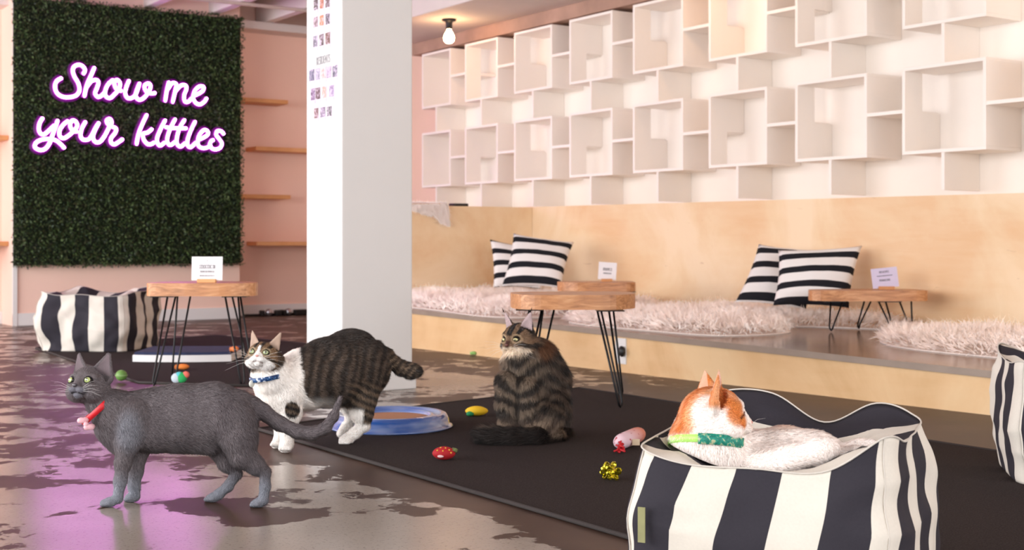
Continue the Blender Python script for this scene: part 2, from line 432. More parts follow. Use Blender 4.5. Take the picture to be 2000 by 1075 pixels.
lf=strands('leaves',P,D,D,NR.uniform(0.014,0.026,n),NR.uniform(0.010,0.016,n),c,M['leaf'],None,2,0.1,3)
lf.parent=bwall; lf.matrix_parent_inverse=Matrix.Translation(bwall.location).inverted(); lf['kind']='stuff'
# ---------------------------------------------------------------- neon sign
YN=9.882
NW=[[ # Show
 [(190,255),(130,290),(105,350),(125,430),(190,478),(280,485),(360,460),(395,400),(380,320),(335,240),(315,170),(335,120),(390,100),(440,125),(460,170),(435,215)],
 [(575,125),(530,230),(480,350),(450,485)],[(470,380),(530,300),(590,280),(620,310),(600,380),(580,440),(610,480),(650,470),(700,420)],
 [(800,275),(740,325),(702,400),(705,470),(755,495),(810,450),(860,390),(875,320),(840,280),(808,310),(818,365),(850,400),(900,410)],
 [(985,280),(955,350),(935,430),(960,490),(1010,495),(1060,450),(1110,310)],[(1110,310),(1075,400),(1060,470),(1100,515),(1160,490),(1220,410),(1235,345),(1205,322),(1165,350),(1180,410),(1240,440),(1300,432)]],
 [[(1455,295),(1430,400),(1408,540)],[(1435,400),(1490,320),(1540,330),(1530,400),(1495,555)],[(1520,430),(1590,350),(1650,345),(1660,390),(1635,460),(1640,530),(1680,540),(1730,490)],
 [(1740,470),(1810,440),(1860,400),(1860,360),(1810,360),(1760,410),(1740,490),(1770,550),(1820,570),(1870,540),(1905,490)]],
 [[(325,235),(265,330),(245,450),(280,535),(350,545),(450,460),(545,370)],[(600,275),(560,400),(500,560),(440,720),(360,820),(260,840),(175,790),(190,710),(290,650),(420,635),(560,660),(650,730),(730,815)],
 [(800,290),(700,370),(630,480),(640,590),(710,620),(800,570),(900,480),(960,390),(930,310),(870,290),(830,350),(840,430),(900,490),(970,495)],
 [(1120,300),(1050,430),(1020,560),(1060,640),(1140,650),(1210,600),(1300,430),(1370,320)],[(1370,320),(1300,450),(1255,570),(1270,660),(1330,700),(1400,670),(1480,560),(1560,400),(1600,330),(1570,262),(1510,285),(1525,350),(1600,400),(1680,440),(1665,520),(1590,620),(1590,700),(1650,735),(1730,690),(1815,630)]],
 [[(355,170),(260,370),(190,560),(155,750)],[(455,440),(370,510),(280,540),(290,640),(350,720),(420,735),(500,690)],[(700,270),(620,420),(540,620),(560,730),(610,755),(690,690)],
 [(885,250),(790,430),(730,620),(745,720),(800,745),(880,680)],[(1060,265),(960,430),(905,640),(920,740),(985,775),(1070,700)],[(680,410),(800,430),(950,435),(1100,437)],
 [(1255,295),(1170,470),(1110,640),(1110,750),(1170,785),(1270,690)],[(1310,650),(1420,600),(1490,540),(1470,480),(1410,470),(1340,540),(1300,650),(1310,760),(1390,805),(1480,790),(1550,740)],
 [(1790,555),(1730,490),(1660,490),(1640,560),(1700,640),(1745,720),(1710,800),(1620,830),(1550,800),(1520,740),(1550,670),(1600,650)]]]
NO=[(90,110,330/2000),(90,110,330/2000),(50,205,210/2000),(250,205,210/2000)]
neon=thing('neon_sign','glowing pink neon script sign reading Show me your kitties on the hedge panel','neon sign',tuple(on_y(250,210,YN)))
M['neon']=emis('pink_neon_light',(1.0,0.30,1.0,1),15)
M['neonglow']=emis('magenta_halo_glow',(0.85,0.06,0.95,1),1.2)  # magenta halo round the tubes, painted as a glowing sleeve
M['neonboard']=emis('lit_acrylic_board',(0.13,0.0,0.15,1),1.0)  # neon light falling on the board, set as its own emission
for (ox,oy,sc),strk,wd in zip(NO,NW,('show','me','your','kitties')):
    bm=bmesh.new(); b2=bmesh.new(); b3=bmesh.new()
    for st in strk:
        pts=[on_y(ox+a*sc,oy+b*sc,YN) for a,b in st]
        sp=spline(pts,7)
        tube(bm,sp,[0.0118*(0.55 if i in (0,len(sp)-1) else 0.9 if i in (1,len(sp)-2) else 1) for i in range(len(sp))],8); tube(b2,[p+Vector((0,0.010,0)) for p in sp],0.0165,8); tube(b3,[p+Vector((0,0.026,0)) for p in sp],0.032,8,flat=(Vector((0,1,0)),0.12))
    w=child('neon_lettering',bm,M['neon'],neon,True); w['label']='glowing script word '+wd
    child('tube_halo',b2,M['neonglow'],neon,True)
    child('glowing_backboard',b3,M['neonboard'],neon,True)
# ---------------------------------------------------------------- wall shelves
def wshelf(lab,x0,x1,z):
    t=tag(obj('wall_shelf',box(x0,10.10,z-0.034,x1,10.318,z,bev=0.004),M['shelfwood']),lab,'shelf','wooden shelves on the pink wall')
ax=lambda px:on_y(px,300,10.10).x
wshelf('topmost short wooden shelf right of the hedge panel',XR+0.002,ax(563),1.775)
wshelf('second wooden shelf from the top, running behind the white pillar',ax(500),ax(500)+0.85,1.385)
wshelf('third wooden shelf from the top, starting at the hedge panel',XR+0.002,ax(568),0.995)
wshelf('lowest wooden shelf, level with the card on the left table',ax(502),ax(502)+0.85,0.612)
wshelf('upper wooden shelf stub at the left picture edge beside the hedge panel',XL-0.7,XL-0.002,1.385)
wshelf('lower wooden shelf stub at the left picture edge beside the hedge panel',XL-0.7,XL-0.002,0.612)
# ---------------------------------------------------------------- rugs
RB=[(1.69,-1.5),(3.25,-1.5),(3.27,4.36),(2.49,4.22),(1.70,3.98)]
RA=[(1.97,7.75),(1.85,5.6),(2.2,5.2),(2.75,5.45),(3.38,7.2),(3.2,8.15)]
def rug(lab,pts):
    c=Vector((sum(p[0] for p in pts)/len(pts),sum(p[1] for p in pts)/len(pts),0))
    t=thing('floor_rug',lab,'rug',c)
    child('rug_field',prism(bmesh.new(),pts,0.0003,0.007,0.002),M['rug'],t)
    b=bmesh.new()
    tube(b,[Vector((x,y,0.0055)) for x,y in pts],0.0055,6,closed=True)
    child('rug_binding',b,M['rugedge'],t,True)
rug('large charcoal low-pile rug under the sitting tabby and the striped bean bag',RB)
rug('dark low-pile rug near the pink wall under the left table',RA)
# ---------------------------------------------------------------- hairpin tables
def camloc(px,Y,z): 
    p=C(px,HZ,Y); return Vector((p.x,p.y,z))
FWV=Vector((FW[0],FW[1],0)); RTV=Vector((RT[0],RT[1],0))
def table(name,lab,px,Y,z0,h,hw,hd,th,legs,seed,wob=0.07,splay=0.035):
    c=camloc(px,Y,z0)
    t=thing(name,lab,'table',c,math.atan2(RT[1],RT[0]))
    r=random.Random(seed); ph=[r.uniform(0,6.28) for _ in range(4)]
    ptsl=[]
    for k in range(48):
        a=2*PI*k/48; e=1+wob*(math.sin(2*a+ph[0])*0.6+math.sin(3*a+ph[1])*0.7+math.sin(5*a+ph[2])*0.35)
        q=0.62
        ca,sa=math.cos(a),math.sin(a)
        ptsl.append((hw*e*math.copysign(abs(ca)**q,ca),hd*e*math.copysign(abs(sa)**q,sa)))
    obj('table_top',prism(bmesh.new(),ptsl,h-th,h,0.004),M['slab'],t,False)
    for (lx,ly) in legs:
        sx=math.copysign(1,lx); sy=math.copysign(1,ly)
        bm=bmesh.new(); T=Vector((lx,ly,h-th-0.004)); Fo=Vector((lx+sx*splay,ly+sy*splay,0.0045))
        # rods leave the mounting plate along its two edges and meet in a tight bend at the foot
        A=T+Vector((-sx*0.045,0,0)); B=T+Vector((0,-sy*0.045,0))
        u=(B-A).normalized()
        tube(bm,[A]+[Fo-u*0.010+Vector((0,0,0.018)),Fo-u*0.006+Vector((0,0,0.005)),Fo,Fo+u*0.006+Vector((0,0,0.005)),Fo+u*0.010+Vector((0,0,0.018))]+[B],0.0042,8)
        obj('leg',bm,M['black_metal'],t,True)
        pl=bmesh.new(); prism(pl,[(lx-0.05*1,ly-0.05),(lx+0.05,ly-0.05),(lx+0.05,ly+0.05),(lx-0.05,ly+0.05)],h-th-0.004,h-th-0.0003)
        obj('mounting_plate',pl,M['black_metal'],t)
    return t
table('side_table','live-edge wooden side table on black hairpin legs near the pink wall, holding a card',401,5.70,0,0.432,0.215,0.15,0.055,[(-0.15,-0.09),(-0.13,0.09),(0.15,-0.09),(0.14,0.09)],3)
table('side_table','tall wooden side table on black hairpin legs standing behind the sitting tabby cat',1119,5.0,0.007,0.405,0.228,0.19,0.054,[(-0.165,-0.12),(-0.11,0.11),(0.125,-0.185),(0.155,0.10)],8,0.04)
BZt=lambda px,Y: bz(camloc(px,Y,0).y)+0.0005
table('low_table','low wooden table on short hairpin legs in front of the two right-hand striped pillows',1697,6.36,BZt(1697,6.36)+0.004,0.192,0.260,0.135,0.05,[(-0.19,-0.08),(-0.02,0.05),(0.07,-0.08),(0.21,0.07)],21,0.08,0.012)
table('low_table','low wooden table on the platform partly hidden behind the taller round side table',1167,7.35,BZt(1167,7.35)+0.004,0.175,0.215,0.15,0.05,[(-0.15,-0.08),(-0.14,0.08),(0.15,-0.08),(0.14,0.08)],5,0.05,0.012)
# card holders
def card(lab,px,Y,z,w,h,col,rows,tilt=0.0,yaw=0.0):
    t=thing('table_card',lab,'card',camloc(px,Y,z),math.atan2(RT[1],RT[0])+yaw)
    obj('holder',box(-w*0.30,-0.014,0,w*0.30,0.014,0.016,bev=0.002),M['shelfwood'],t)
    cd=box(-w/2,-0.0012,0.010,w/2,0.0012,0.010+h); o=obj('card',cd,col,t); o.rotation_euler=(-0.08,tilt,0)
    bm=bmesh.new(); r=random.Random(px)
    for (zz,hh,x0,x1,nn) in rows:
        xs=x0
        while xs<x1-0.01:
            wv=r.uniform(0.5,1.0)*hh*0.55*(w/0.13)
            xa=xs*w; xb=min(xs*w+wv, x1*w)
            zb=0.010+zz*h; zt=zb+hh*0.75
            k=r.randrange(4)       # small upright letter-like strokes
            bx(bm,xa,-0.0019,zb,xa+wv*0.22,-0.0013,zt)
            if k!=1: bx(bm,xa,-0.0019,zt-hh*0.12,xb-wv*0.2,-0.0013,zt)
            if k!=2: bx(bm,xa,-0.0019,zb,xb-wv*0.2,-0.0013,zb+hh*0.12)
            if k!=3: bx(bm,xb-wv*0.35,-0.0019,zb,xb-wv*0.15,-0.0013,zt)
            xs+=wv/w*1.05
    if len(bm.verts): l=obj('printed_text',bm,M['ink'],o)
    return t
card('white card in a wooden holder on the left side table, below the hedge panel',404,5.62,0.4325,0.13,0.10,M['paper'],[(0.50,0.020,-0.25,0.27,0),(0.33,0.010,-0.22,0.25,0),(0.17,0.006,-0.24,0.26,0),(0.77,0.012,0.0,0.03,0)])
card('small white card on the platform table right of the left pillows',1185,7.35,BZt(1167,7.35)+0.1795,0.10,0.097,M['paper'],[(0.52,0.020,-0.25,0.27,0),(0.33,0.010,-0.22,0.25,0)],0.07)
M['lilaccard']=glossy_plain('lilac_card',(206,196,222),0.5)
card('lilac grey card leaning on the right-hand low table',1731,6.36,BZt(1697,6.36)+0.1965,0.125,0.095,M['lilaccard'],[(0.75,0.012,-0.2,0.2,0),(0.33,0.012,-0.22,0.22,0),(0.58,0.005,-0.3,0.3,0)],-0.10)
# ---------------------------------------------------------------- striped pillows
def stripe_mat(name,c1,c2,per,duty,off,axis=1,rough=0.85):
    t=NT(name); uv=t.coord('UV'); s=t.n('ShaderNodeSeparateXYZ'); t.l(uv,s.inputs[0])
    v=s.outputs[axis]
    f=t.math('FRACT',t.math('DIVIDE',t.math('ADD',v,off),per))
    m=t.math('LESS_THAN',f,duty)
    w=t.noise(t.coord(),260,2); 
    a=t.mix(t.math('MULTIPLY',w,0.35),c1,tuple(x*0.7 for x in c1[:3])+(1,)); b=t.mix(t.math('MULTIPLY',w,0.35),c2,tuple(x*1.5+0.01 for x in c2[:3])+(1,))
    t.set(t.mix(m,a,b),rough,spec=0.2); t.bump(w,0.2,0.001); return t.m
M['pillow']=stripe_mat('black_white_pillow_stripe',rgb(240,236,234),rgb(26,26,32),0.265,0.42,0.0)
def pillow(lab,TL,TR,BR,BL,th,seed,off,grp='striped pillows on the platform'):
    N=22; up=(TL-BL).normalized(); nrm=(TR-TL).cross(up).normalized()
    if nrm.dot(Vector((FW[0],FW[1],0)))>0: nrm=-nrm
    V=[];Fc=[];UV=[]
    for sgn in (1,-1):
        for j in range(N+1):
            for i in range(N+1):
                u,v=i/N,j/N
                a=2*u-1; b=2*v-1
                # pinched sides, pointed corners
                pu=0.5+0.5*a*(1-0.07*(1-b*b)); pv=0.5+0.5*b*(1-0.07*(1-a*a))
                p=(TL*(1-pu)+TR*pu)*pv+(BL*(1-pu)+BR*pu)*(1-pv)
                hgt=th*((1-a*a)*(1-b*b))**0.42
                w=noise.noise(Vector((u*3.1+seed,v*3.1,sgn)))*0.18+noise.noise(Vector((u*8+seed,v*8,sgn)))*0.05
                V.append(p+nrm*sgn*hgt*(1+w)); UV.append((u,v))
    q=(N+1)**2
    for s in range(2):
        for j in range(N):
            for i in range(N):
                a=s*q+j*(N+1)+i; f=(a,a+1,a+N+2,a+N+1); Fc.append(f if s==0 else f[::-1])
    me=mesh_from('pillow',V,Fc,True)
    uvl=me.uv_layers.new(name='uv'); 
    for l in me.loops:
        u=UV[l.vertex_index]; uvl.data[l.index].uv=(u[0],u[1]+off)
    bm=bmesh.new(); bm.from_mesh(me); bmesh.ops.remove_doubles(bm,verts=bm.verts,dist=0.0015); bmesh.ops.recalc_face_normals(bm,faces=bm.faces); bm.to_mesh(me); bm.free()
    o=put('striped_pillow',me,M['pillow']); tag(o,lab,'pillow',grp); return o
def q4(a,b,c,d,Yt,Yb,dl=0.0,dr=0.0): return C(a[0],a[1],Yt+dl),C(b[0],b[1],Yt+dr),C(c[0],c[1],Yb+dr),C(d[0],d[1],Yb+dl)
pillow('black and white striped pillow in the far corner, the one in front',*q4((1003,456),(1121,473),(1096,563),(980,559),8.42,8.20),0.06,1,-0.02)
pillow('black and white striped pillow in the far corner, half hidden behind another',*q4((957,468),(1062,486),(1058,566),(964,562),8.82,8.66),0.05,2,0.10)
pillow('striped pillow on the platform behind the right-hand low table, the front one',*q4((1520,489),(1684,480),(1658,602),(1510,597),6.74,6.60,0.05,-0.02),0.06,5,0.02)
pillow('striped pillow leaning left behind its twin by the right-hand low table',*q4((1482,477),(1612,489),(1574,606),(1436,590),7.00,6.80,0.05,0.0),0.05,9,-0.02)
# ---------------------------------------------------------------- sheepskins
def inpoly(x,y,pts):
    ins=np.zeros(len(x),bool); j=len(pts)-1
    for i in range(len(pts)):
        xi,yi=pts[i]; xj,yj=pts[j]
        c=((yi>y)!=(yj>y))&(x<(xj-xi)*(y-yi)/(yj-yi+1e-12)+xi); ins^=c; j=i
    return ins
def edgedist(x,y,pts):
    d=np.full(len(x),9.0); j=len(pts)-1
    for i in range(len(pts)):
        a=np.array(pts[j]); b=np.array(pts[i]); ab=b-a
        t=np.clip(((x-a[0])*ab[0]+(y-a[1])*ab[1])/(ab@ab+1e-12),0,1)
        d=np.minimum(d,np.hypot(x-a[0]-ab[0]*t,y-a[1]-ab[1]*t)); j=i
    return d
def clampbench(V):
    m=0.1545+(V[:,1]-2.89)*0.0178+0.0012
    fxs=FP1[0]+(FP2[0]-FP1[0])*(V[:,1]-FP1[1])/(FP2[1]-FP1[1])-0.011
    V[:,2]=np.where(V[:,0]>fxs,np.maximum(V[:,2],m),V[:,2]); V[:,1]=np.minimum(V[:,1],YB-0.001); V[:,0]=np.minimum(V[:,0],XF-0.001)
    return V
def sheepskin(lab,poly,zf,dens,seed,L=0.06,lift=0.042,scale=1.0):
    rg=np.random.default_rng(seed)
    cx=sum(p[0] for p in poly)/len(poly); cy=sum(p[1] for p in poly)/len(poly)
    t=thing('sheepskin_throw',lab,'fur throw',(cx,cy,zf(cx,cy)),0,'pale sheepskin throws on the platform')
    sp=[(p.x,p.y) for p in spline([Vector((x,y,0)) for x,y in poly],6,True)]
    child('hide',prism(bmesh.new(),sp,lambda x,y:zf(x,y)+0.0006,lambda x,y:zf(x,y)+0.005),paint('hide_cream',(236,222,214),0.9,0.05,10,0.1),t)
    xs=[p[0] for p in sp]; ys=[p[1] for p in sp]
    area_=(max(xs)-min(xs))*(max(ys)-min(ys)); n=int(area_*dens)
    x=rg.uniform(min(xs),max(xs),n); y=rg.uniform(min(ys),max(ys),n); k=inpoly(x,y,sp); x=x[k]; y=y[k]; n=len(x)
    ed=edgedist(x,y,sp); hump=lift*np.clip(ed/0.05,0,1)**0.7
    nz=np.array([noise.noise(Vector((a*5,b*5,seed)))for a,b in zip(x,y)]); nz2=np.array([noise.noise(Vector((a*5,b*5,seed+9)))for a,b in zip(x,y)])
    clx=np.array([noise.noise(Vector((a*22,b*22,seed)))for a,b in zip(x,y)]); cly=np.array([noise.noise(Vector((a*22,b*22,seed+5)))for a,b in zip(x,y)])
    z=np.array([zf(a,b) for a,b in zip(x,y)])+0.008+hump*(0.8+0.6*nz)
    P=np.stack([x,y,z],1)
    # outward lean near the rim
    gx=x-cx; gy=y-cy; gl=np.hypot(gx,gy)+1e-6
    rim=np.clip(1-ed/0.10,0,1)
    D=np.stack([clx*1.5+nz*0.5+gx/gl*rim*0.9-0.25,cly*1.5+nz2*0.5+gy/gl*rim*0.9,np.full(n,0.95)],1)+rg.normal(size=(n,3))*0.25
    Nn=np.stack([gx/gl*rim*0.8+clx*0.5,gy/gl*rim*0.8+cly*0.5,np.full(n,0.9)],1); Nn[:,0]-=0.55; Nn[:,1]-=0.35; Nn/=np.linalg.norm(Nn,axis=1,keepdims=True)
    tone=np.clip(0.5+nz*0.5+clx*0.5,0,1)[:,None]
    col=lin3((250,240,234))*tone+lin3((240,224,214))*(1-tone); col=col*rg.uniform(0.92,1.05,(n,1)); col=np.clip(col,0,0.95)
    f=strands('pile',P,Nn,D,L*rg.uniform(0.6,1.15,n),np.full(n,0.0042),col,M['shag'],None,3,0.38,seed,0.22,clamp=clampbench)
    f.parent=t; f.matrix_parent_inverse=Matrix.Translation(t.location).inverted(); f['kind']='stuff'
    return t
zb=lambda x,y: bz(y)
sheepskin('long pale sheepskin throw on the left of the platform beside the corner pillows',[(3.84,5.85),(4.4,5.70),(5.0,5.95),(5.22,6.3),(5.2,7.3),(5.0,7.54),(4.0,7.54),(3.84,7.2),(3.84,6.5)],zb,15000,31)
sheepskin('middle pale sheepskin throw under the front of the right-hand pillows',[(3.98,5.40),(4.00,4.75),(4.12,4.42),(4.5,4.40),(4.82,4.66),(5.2,4.2),(5.24,4.9),(5.2,5.55),(4.5,5.62)],zb,17000,32)
sheepskin('white sheepskin throw at the right picture edge of the platform',[(4.36,3.55),(4.38,3.0),(4.38,1.9),(4.7,1.5),(5.2,1.6),(5.22,3.2),(5.18,3.82),(4.75,3.98),(4.5,3.85)],zb,17000,33)
# throw hanging over the ledge
hp=[on_y(a,b,YB-0.012) for a,b in ((800,398),(872,396),(876,438),(862,432),(846,418),(828,414),(812,408),(800,405))]
tt=thing('hanging_fur_throw','pale fur throw draped over the plywood ledge beside the white pillar','fur throw',tuple(hp[0]))
bm=bmesh.new()
f=[bm.verts.new(p) for p in hp]; b=[bm.verts.new(p+Vector((0,0.008,0))) for p in hp]
bm.faces.new(f); bm.faces.new(b[::-1]); 
for i in range(len(f)): bm.faces.new((f[i],b[i],b[(i+1)%len(f)],f[(i+1)%len(f)]))
bmesh.ops.recalc_face_normals(bm,faces=bm.faces)
bx(bm,hp[1].x-0.36,YB-0.02,0.8485,hp[1].x,YB+0.3,0.862)
child('hide',bm,paint('hide_beige',(205,182,168),0.9,0.05,10,0.1),tt)
pl=[(p.x,p.z) for p in hp]; n=9000; rg=np.random.default_rng(4)
xs=[p[0] for p in pl]; zs=[p[1] for p in pl]
x=rg.uniform(min(xs),max(xs),n); z=rg.uniform(min(zs),max(zs),n); k=inpoly(x,z,pl); x=x[k]; z=z[k]; n1=len(x)
P=np.stack([x,np.full(n1,YB-0.014),z],1); D=np.stack([rg.normal(size=n1)*0.3,np.full(n1,-0.7),np.full(n1,-0.6)],1)+rg.normal(size=(n1,3))*0.15
n2=1500; P2=np.stack([rg.uniform(hp[1].x-0.36,hp[1].x,n2),rg.uniform(YB-0.02,YB+0.3,n2),np.full(n2,0.861)],1); D2=np.stack([rg.normal(size=n2)*0.4,-0.3+rg.normal(size=n2)*0.3,np.full(n2,0.6)],1)
P=np.concatenate([P,P2]); D=np.concatenate([D,D2]); n=len(P)
Nn=np.tile(np.array([-0.65,-0.6,0.45]),(n,1)); col=np.tile(lin3((244,230,222)),(n,1))*rg.uniform(0.8,1.05,(n,1))
f=strands('pile',P,Nn,D,0.03*rg.uniform(0.6,1.2,n),np.full(n,0.004),col,M['shag'],None,2,0.4,5,0.15)
f.parent=tt; f.matrix_parent_inverse=Matrix.Translation(tt.location).inverted(); f['kind']='stuff'
# black flat box on the ledge
a=on_y(884,402,YB+0.05); b2=on_y(912,402,YB+0.05)
tag(obj('black_box',box(a.x,YB+0.03,0.8485,b2.x,YB+0.10,0.868,bev=0.004),M['black_plastic']),'small flat black box lying on the plywood ledge left of the corner pillows','box')
# power plate on the platform front
def onfront(px,py):
    # intersection with the platform's front plane
    r=ray(px,py); n=Vector((FP1[1]-FP2[1],-(FP1[0]-FP2[0]),0)); d=n.x*FP1[0]+n.y*FP1[1]
    s=d/(n.x*r[0]+n.y*r[1]); return Vector((r[0]*s,r[1]*s,CH+r[2]*s))
a=onfront(1204,660); b=onfront(1224,712); yv=(a.y+b.y)/2; xo=fx(yv)
t=thing('wall_socket','white electrical socket plate with a black plug on the platform front behind the hairpin legs','socket',(xo,yv,0.05))
zA=min(a.z,bz(yv)-0.026); zB=max(b.z,0.012)
def onf(bm,y0,y1,z0,z1,d,bev=0): 
    return prism(bm,[(fx(y0)-d,y0),(fx(y0)-0.0003,y0),(fx(y1)-0.0003,y1),(fx(y1)-d,y1)],z0,z1)
child('plate',onf(bmesh.new(),b.y,a.y,zB,zA,0.006),M['white'],t)
bm=bmesh.new(); blob(bm,(fx(b.y)-0.02,b.y+0.012,(zA+zB)/2),(0.016,0.02,0.026),2); child('plug',bm,M['black_plastic'],t,True)
# black floor rail by the back wall
rail=thing('cable_rail','low black cable rail with two silver clips on the floor by the pink recess wall','cable rail',(on_y(545,610,10.2).x,10.2,0))
x0=on_y(478,612,10.22).x; x1=on_y(596,612,10.22).x
child('rail',box(x0,10.20,0.0005,x1+0.3,10.24,0.018,bev=0.004),M['black_plastic'],rail)
for px in (507,545):
    for dx,wd,hh in ((0.0,0.035,0.05),(0.13,0.12,0.048)):
        xx=on_y(px,612,10.18).x+dx
        child('housing',box(xx,10.145,0.0005,xx+wd,10.198,hh,bev=0.01),M['black_plastic'],rail)
    xx=on_y(px,612,10.18).x+0.045
    bm=bmesh.new(); blob(bm,(xx+0.03,10.165,0.031),(0.03,0.028,0.030),3); child('clip',bm,M['silver'],rail,True)
# ---------------------------------------------------------------- pendant-less ceiling bulbs
def bulb(lab,x,y):
    z=2.2145
    t=thing('ceiling_bulb',lab,'light bulb',(x,y,z),0,'bare bulbs under the soffit')
    obj('socket',lathe(bmesh.new(),[(0.052,0),(0.052,-0.012),(0.03,-0.018),(0.024,-0.03),(0.024,-0.068),(0.018,-0.072)],24),M['black_plastic'],t,True)
    pr=[(0.014,-0.070),(0.018,-0.085),(0.033,-0.108),(0.040,-0.132),(0.036,-0.155),(0.022,-0.170),(0.005,-0.174)]
    obj('glass_bulb',lathe(bmesh.new(),pr,24),M['bulb'],t,True)
M['bulb']=emis('warm_bulb_glow',(1.0,0.60,0.30,1),50)
bp=C(877,42,9.6)
bulb('bare glowing warm bulb in a black ceiling socket near the end of the cube wall',bp.x,bp.y)
for i,yy in enumerate((5.6,3.2,0.8)): bulb(['bare warm bulb further along the soffit above the fifth cube','bare warm bulb above the right end of the cube wall','bare warm bulb beyond the picture, last of its row'][i],bp.x,yy)
# ---------------------------------------------------------------- photo cards on the pillar
S4=250/1075.0
rows=[(None,[(80,116),(128,166),(178,216)],-16,116,78,216,-22,'top'),(None,[(78,116),(128,164),(178,216)],0,0,0,0,0,'')]
CR=[('top row',[(80,117),(130,166),(178,216)],(-5,-40),(118,88)),
    ('second row',[(78,115),(128,165),(177,216)],(142,102),(262,232)),
    ('third row',[(75,112),(126,165),(178,219)],(300,262),(432,400)),
    ('fourth row, just under the heading',[(42,86),(94,132),(140,184),(190,228),(238,279)],(582,538),(716,676)),
    ('fifth row',[(55,92),(97,137),(150,187),(210,250)],(740,706),(880,842)),
    ('lowest row',[(83,121),(135,178),(190,232)],(905,884),(1028,1000))]
ORD={3:['left','middle','right'],4:['first from left','second from left','third from left','fourth from left'],5:['first from left','second from left','middle','fourth from left','fifth from left']}
pcol=[(60,48,52),(150,84,60),(80,60,66),(120,96,104),(186,110,80),(58,52,62),(96,92,110),(70,56,60),(88,54,48),(80,80,108),(120,116,140),(226,150,150),(150,130,160),(66,66,90),(96,70,110),(70,44,60),(200,130,120),(120,100,140),(92,60,66),(110,96,124),(60,60,70)]
def photo_mat(i,c):
    t=NT('cat_photo_print'); v=t.mapping(t.coord(),(1,1,1),(0,0,0),(i*3.7,i*1.3,0))
    n=t.noise(v,55,3,0.6,1.5)
    t.set(t.ramp(n,[(0.40,rgb(*c)),(0.54,rgb(*[min(255,x+60) for x in c])),(0.60,rgb(214,196,220))]),0.35); return t.m
M['caption']=glossy_plain('pink_caption_strip',(244,206,218),0.6); M['cardlilac']=glossy_plain('pale_lilac_card',(238,226,240),0.6)
ci=0
for rn,cx_,(ta,tb),(ba,bb) in CR:
    xa,xb=cx_[0][0],cx_[-1][1]
    for j,(c0,c1) in enumerate(cx_):
        cm=(c0+c1)/2; ty=ta+(tb-ta)*(cm-xa)/(xb-xa); by=ba+(bb-ba)*(cm-xa)/(xb-xa)
        p0=on_x(595+c0*S4,ty*S4,PX0); p1=on_x(595+c1*S4,by*S4,PX0)
        pm=on_x(595+cm*S4,ty*S4,PX0); z1=pm.z; z0=on_x(595+cm*S4,by*S4,PX0).z
        y0,y1=sorted((p0.y,p1.y))
        t=thing('photo_card','small cat photo card on the pillar, %s, %s'%(rn,ORD[len(cx_)][j]),'photo card',(PX0,(y0+y1)/2,z0),0,'cat photo cards on the white pillar')
        child('card',box(PX0-0.0022,y0,z0,PX0-0.0004,y1,z1),M['cardlilac'],t)
        m=photo_mat(ci,pcol[ci%len(pcol)])
        child('photo',box(PX0-0.0032,y0+0.002,z0+(z1-z0)*0.24,PX0-0.0024,y1-0.002,z1-0.003),m,t)
        child('caption_strip',box(PX0-0.0032,y0+0.002,z0+0.003,PX0-0.0024,y1-0.002,z0+(z1-z0)*0.2),M['caption'],t)
        ci+=1
# RESIDENTS heading
def text_mesh(s,size,ext=0.0006):
    cu=bpy.data.curves.new('t','FONT'); cu.body=s; cu.size=size; cu.extrude=ext; cu.align_x='CENTER'
    o=bpy.data.objects.new('t',cu); COL.objects.link(o); dg=bpy.context.evaluated_depsgraph_get()
    me=bpy.data.meshes.new_from_object(o.evaluated_get(dg)); bpy.data.objects.remove(o); return me
M['paleink']=glossy_plain('pale_grey_print',(176,174,178),0.7)
me=text_mesh('RESIDENTS',0.050)
h0=on_x(595+157*S4,500*S4,PX0)
o=put('pillar_heading',me,M['paleink']); o.matrix_world=Matrix.Translation((PX0-0.0016,h0.y,h0.z-0.018))@Matrix(((0,0,-1,0),(-1,0,0,0),(0,1,0,0),(0,0,0,1)))@Matrix.Diagonal((0.52,1,1,1))
tag(o,'pale grey printed heading RESIDENTS between the photo rows on the pillar','lettering')
# ---------------------------------------------------------------- cat scratcher ring
sc=camloc(763,4.30,0.0075)
t=thing('cat_scratcher','round blue plastic ball-track toy with a cardboard scratch pad, behind the tabby and white cat','cat toy',sc)
pr=[(0.200,0.0),(0.203,0.004),(0.196,0.008),(0.190,0.012),(0.187,0.030),(0.179,0.042),(0.168,0.046),(0.158,0.040),(0.150,0.034),(0.140,0.037),(0.132,0.041),(0.126,0.036),(0.125,0.010),(0.125,0.001)]
mt=NT('translucent_blue_plastic'); v=mt.coord(); gr=mt.n('ShaderNodeTexGradient',gradient_type='RADIAL'); mt.l(v,gr.inputs[0])
mt.set(mt.ramp(mt.noise(mt.mapping(v,(1,1,6)),5,2),[(0.38,rgb(58,104,186)),(0.55,rgb(136,156,208)),(0.7,rgb(176,184,216))]),0.12,spec=0.8); mt.b.inputs['Transmission Weight'].default_value=0.25; mt.b.inputs['Coat Weight'].default_value=0.6
obj('track_ring',lathe(bmesh.new(),pr,72),mt.m,t,True)
cb=NT('corrugated_cardboard'); cv=cb.coord(); wv=cb.n('ShaderNodeTexWave',wave_type='BANDS'); wv.inputs['Scale'].default_value=40; wv.inputs['Distortion'].default_value=1.0; cb.l(cv,wv.inputs[0])
cb.set(cb.mix(wv.outputs['Fac'],rgb(150,100,70),rgb(196,144,104)),0.9); cb.bump(wv.outputs['Fac'],0.5,0.003)
obj('scratch_pad',lathe(bmesh.new(),[(0.1245,0.0005),(0.1245,0.030),(0.06,0.031)],60),cb.m,t)
bm=bmesh.new(); blob(bm,(-0.155,-0.02,0.055),(0.0165,0.0165,0.0165),3); obj('track_ball',bm,glossy_plain('white_ball',(236,230,224),0.4),t,True)
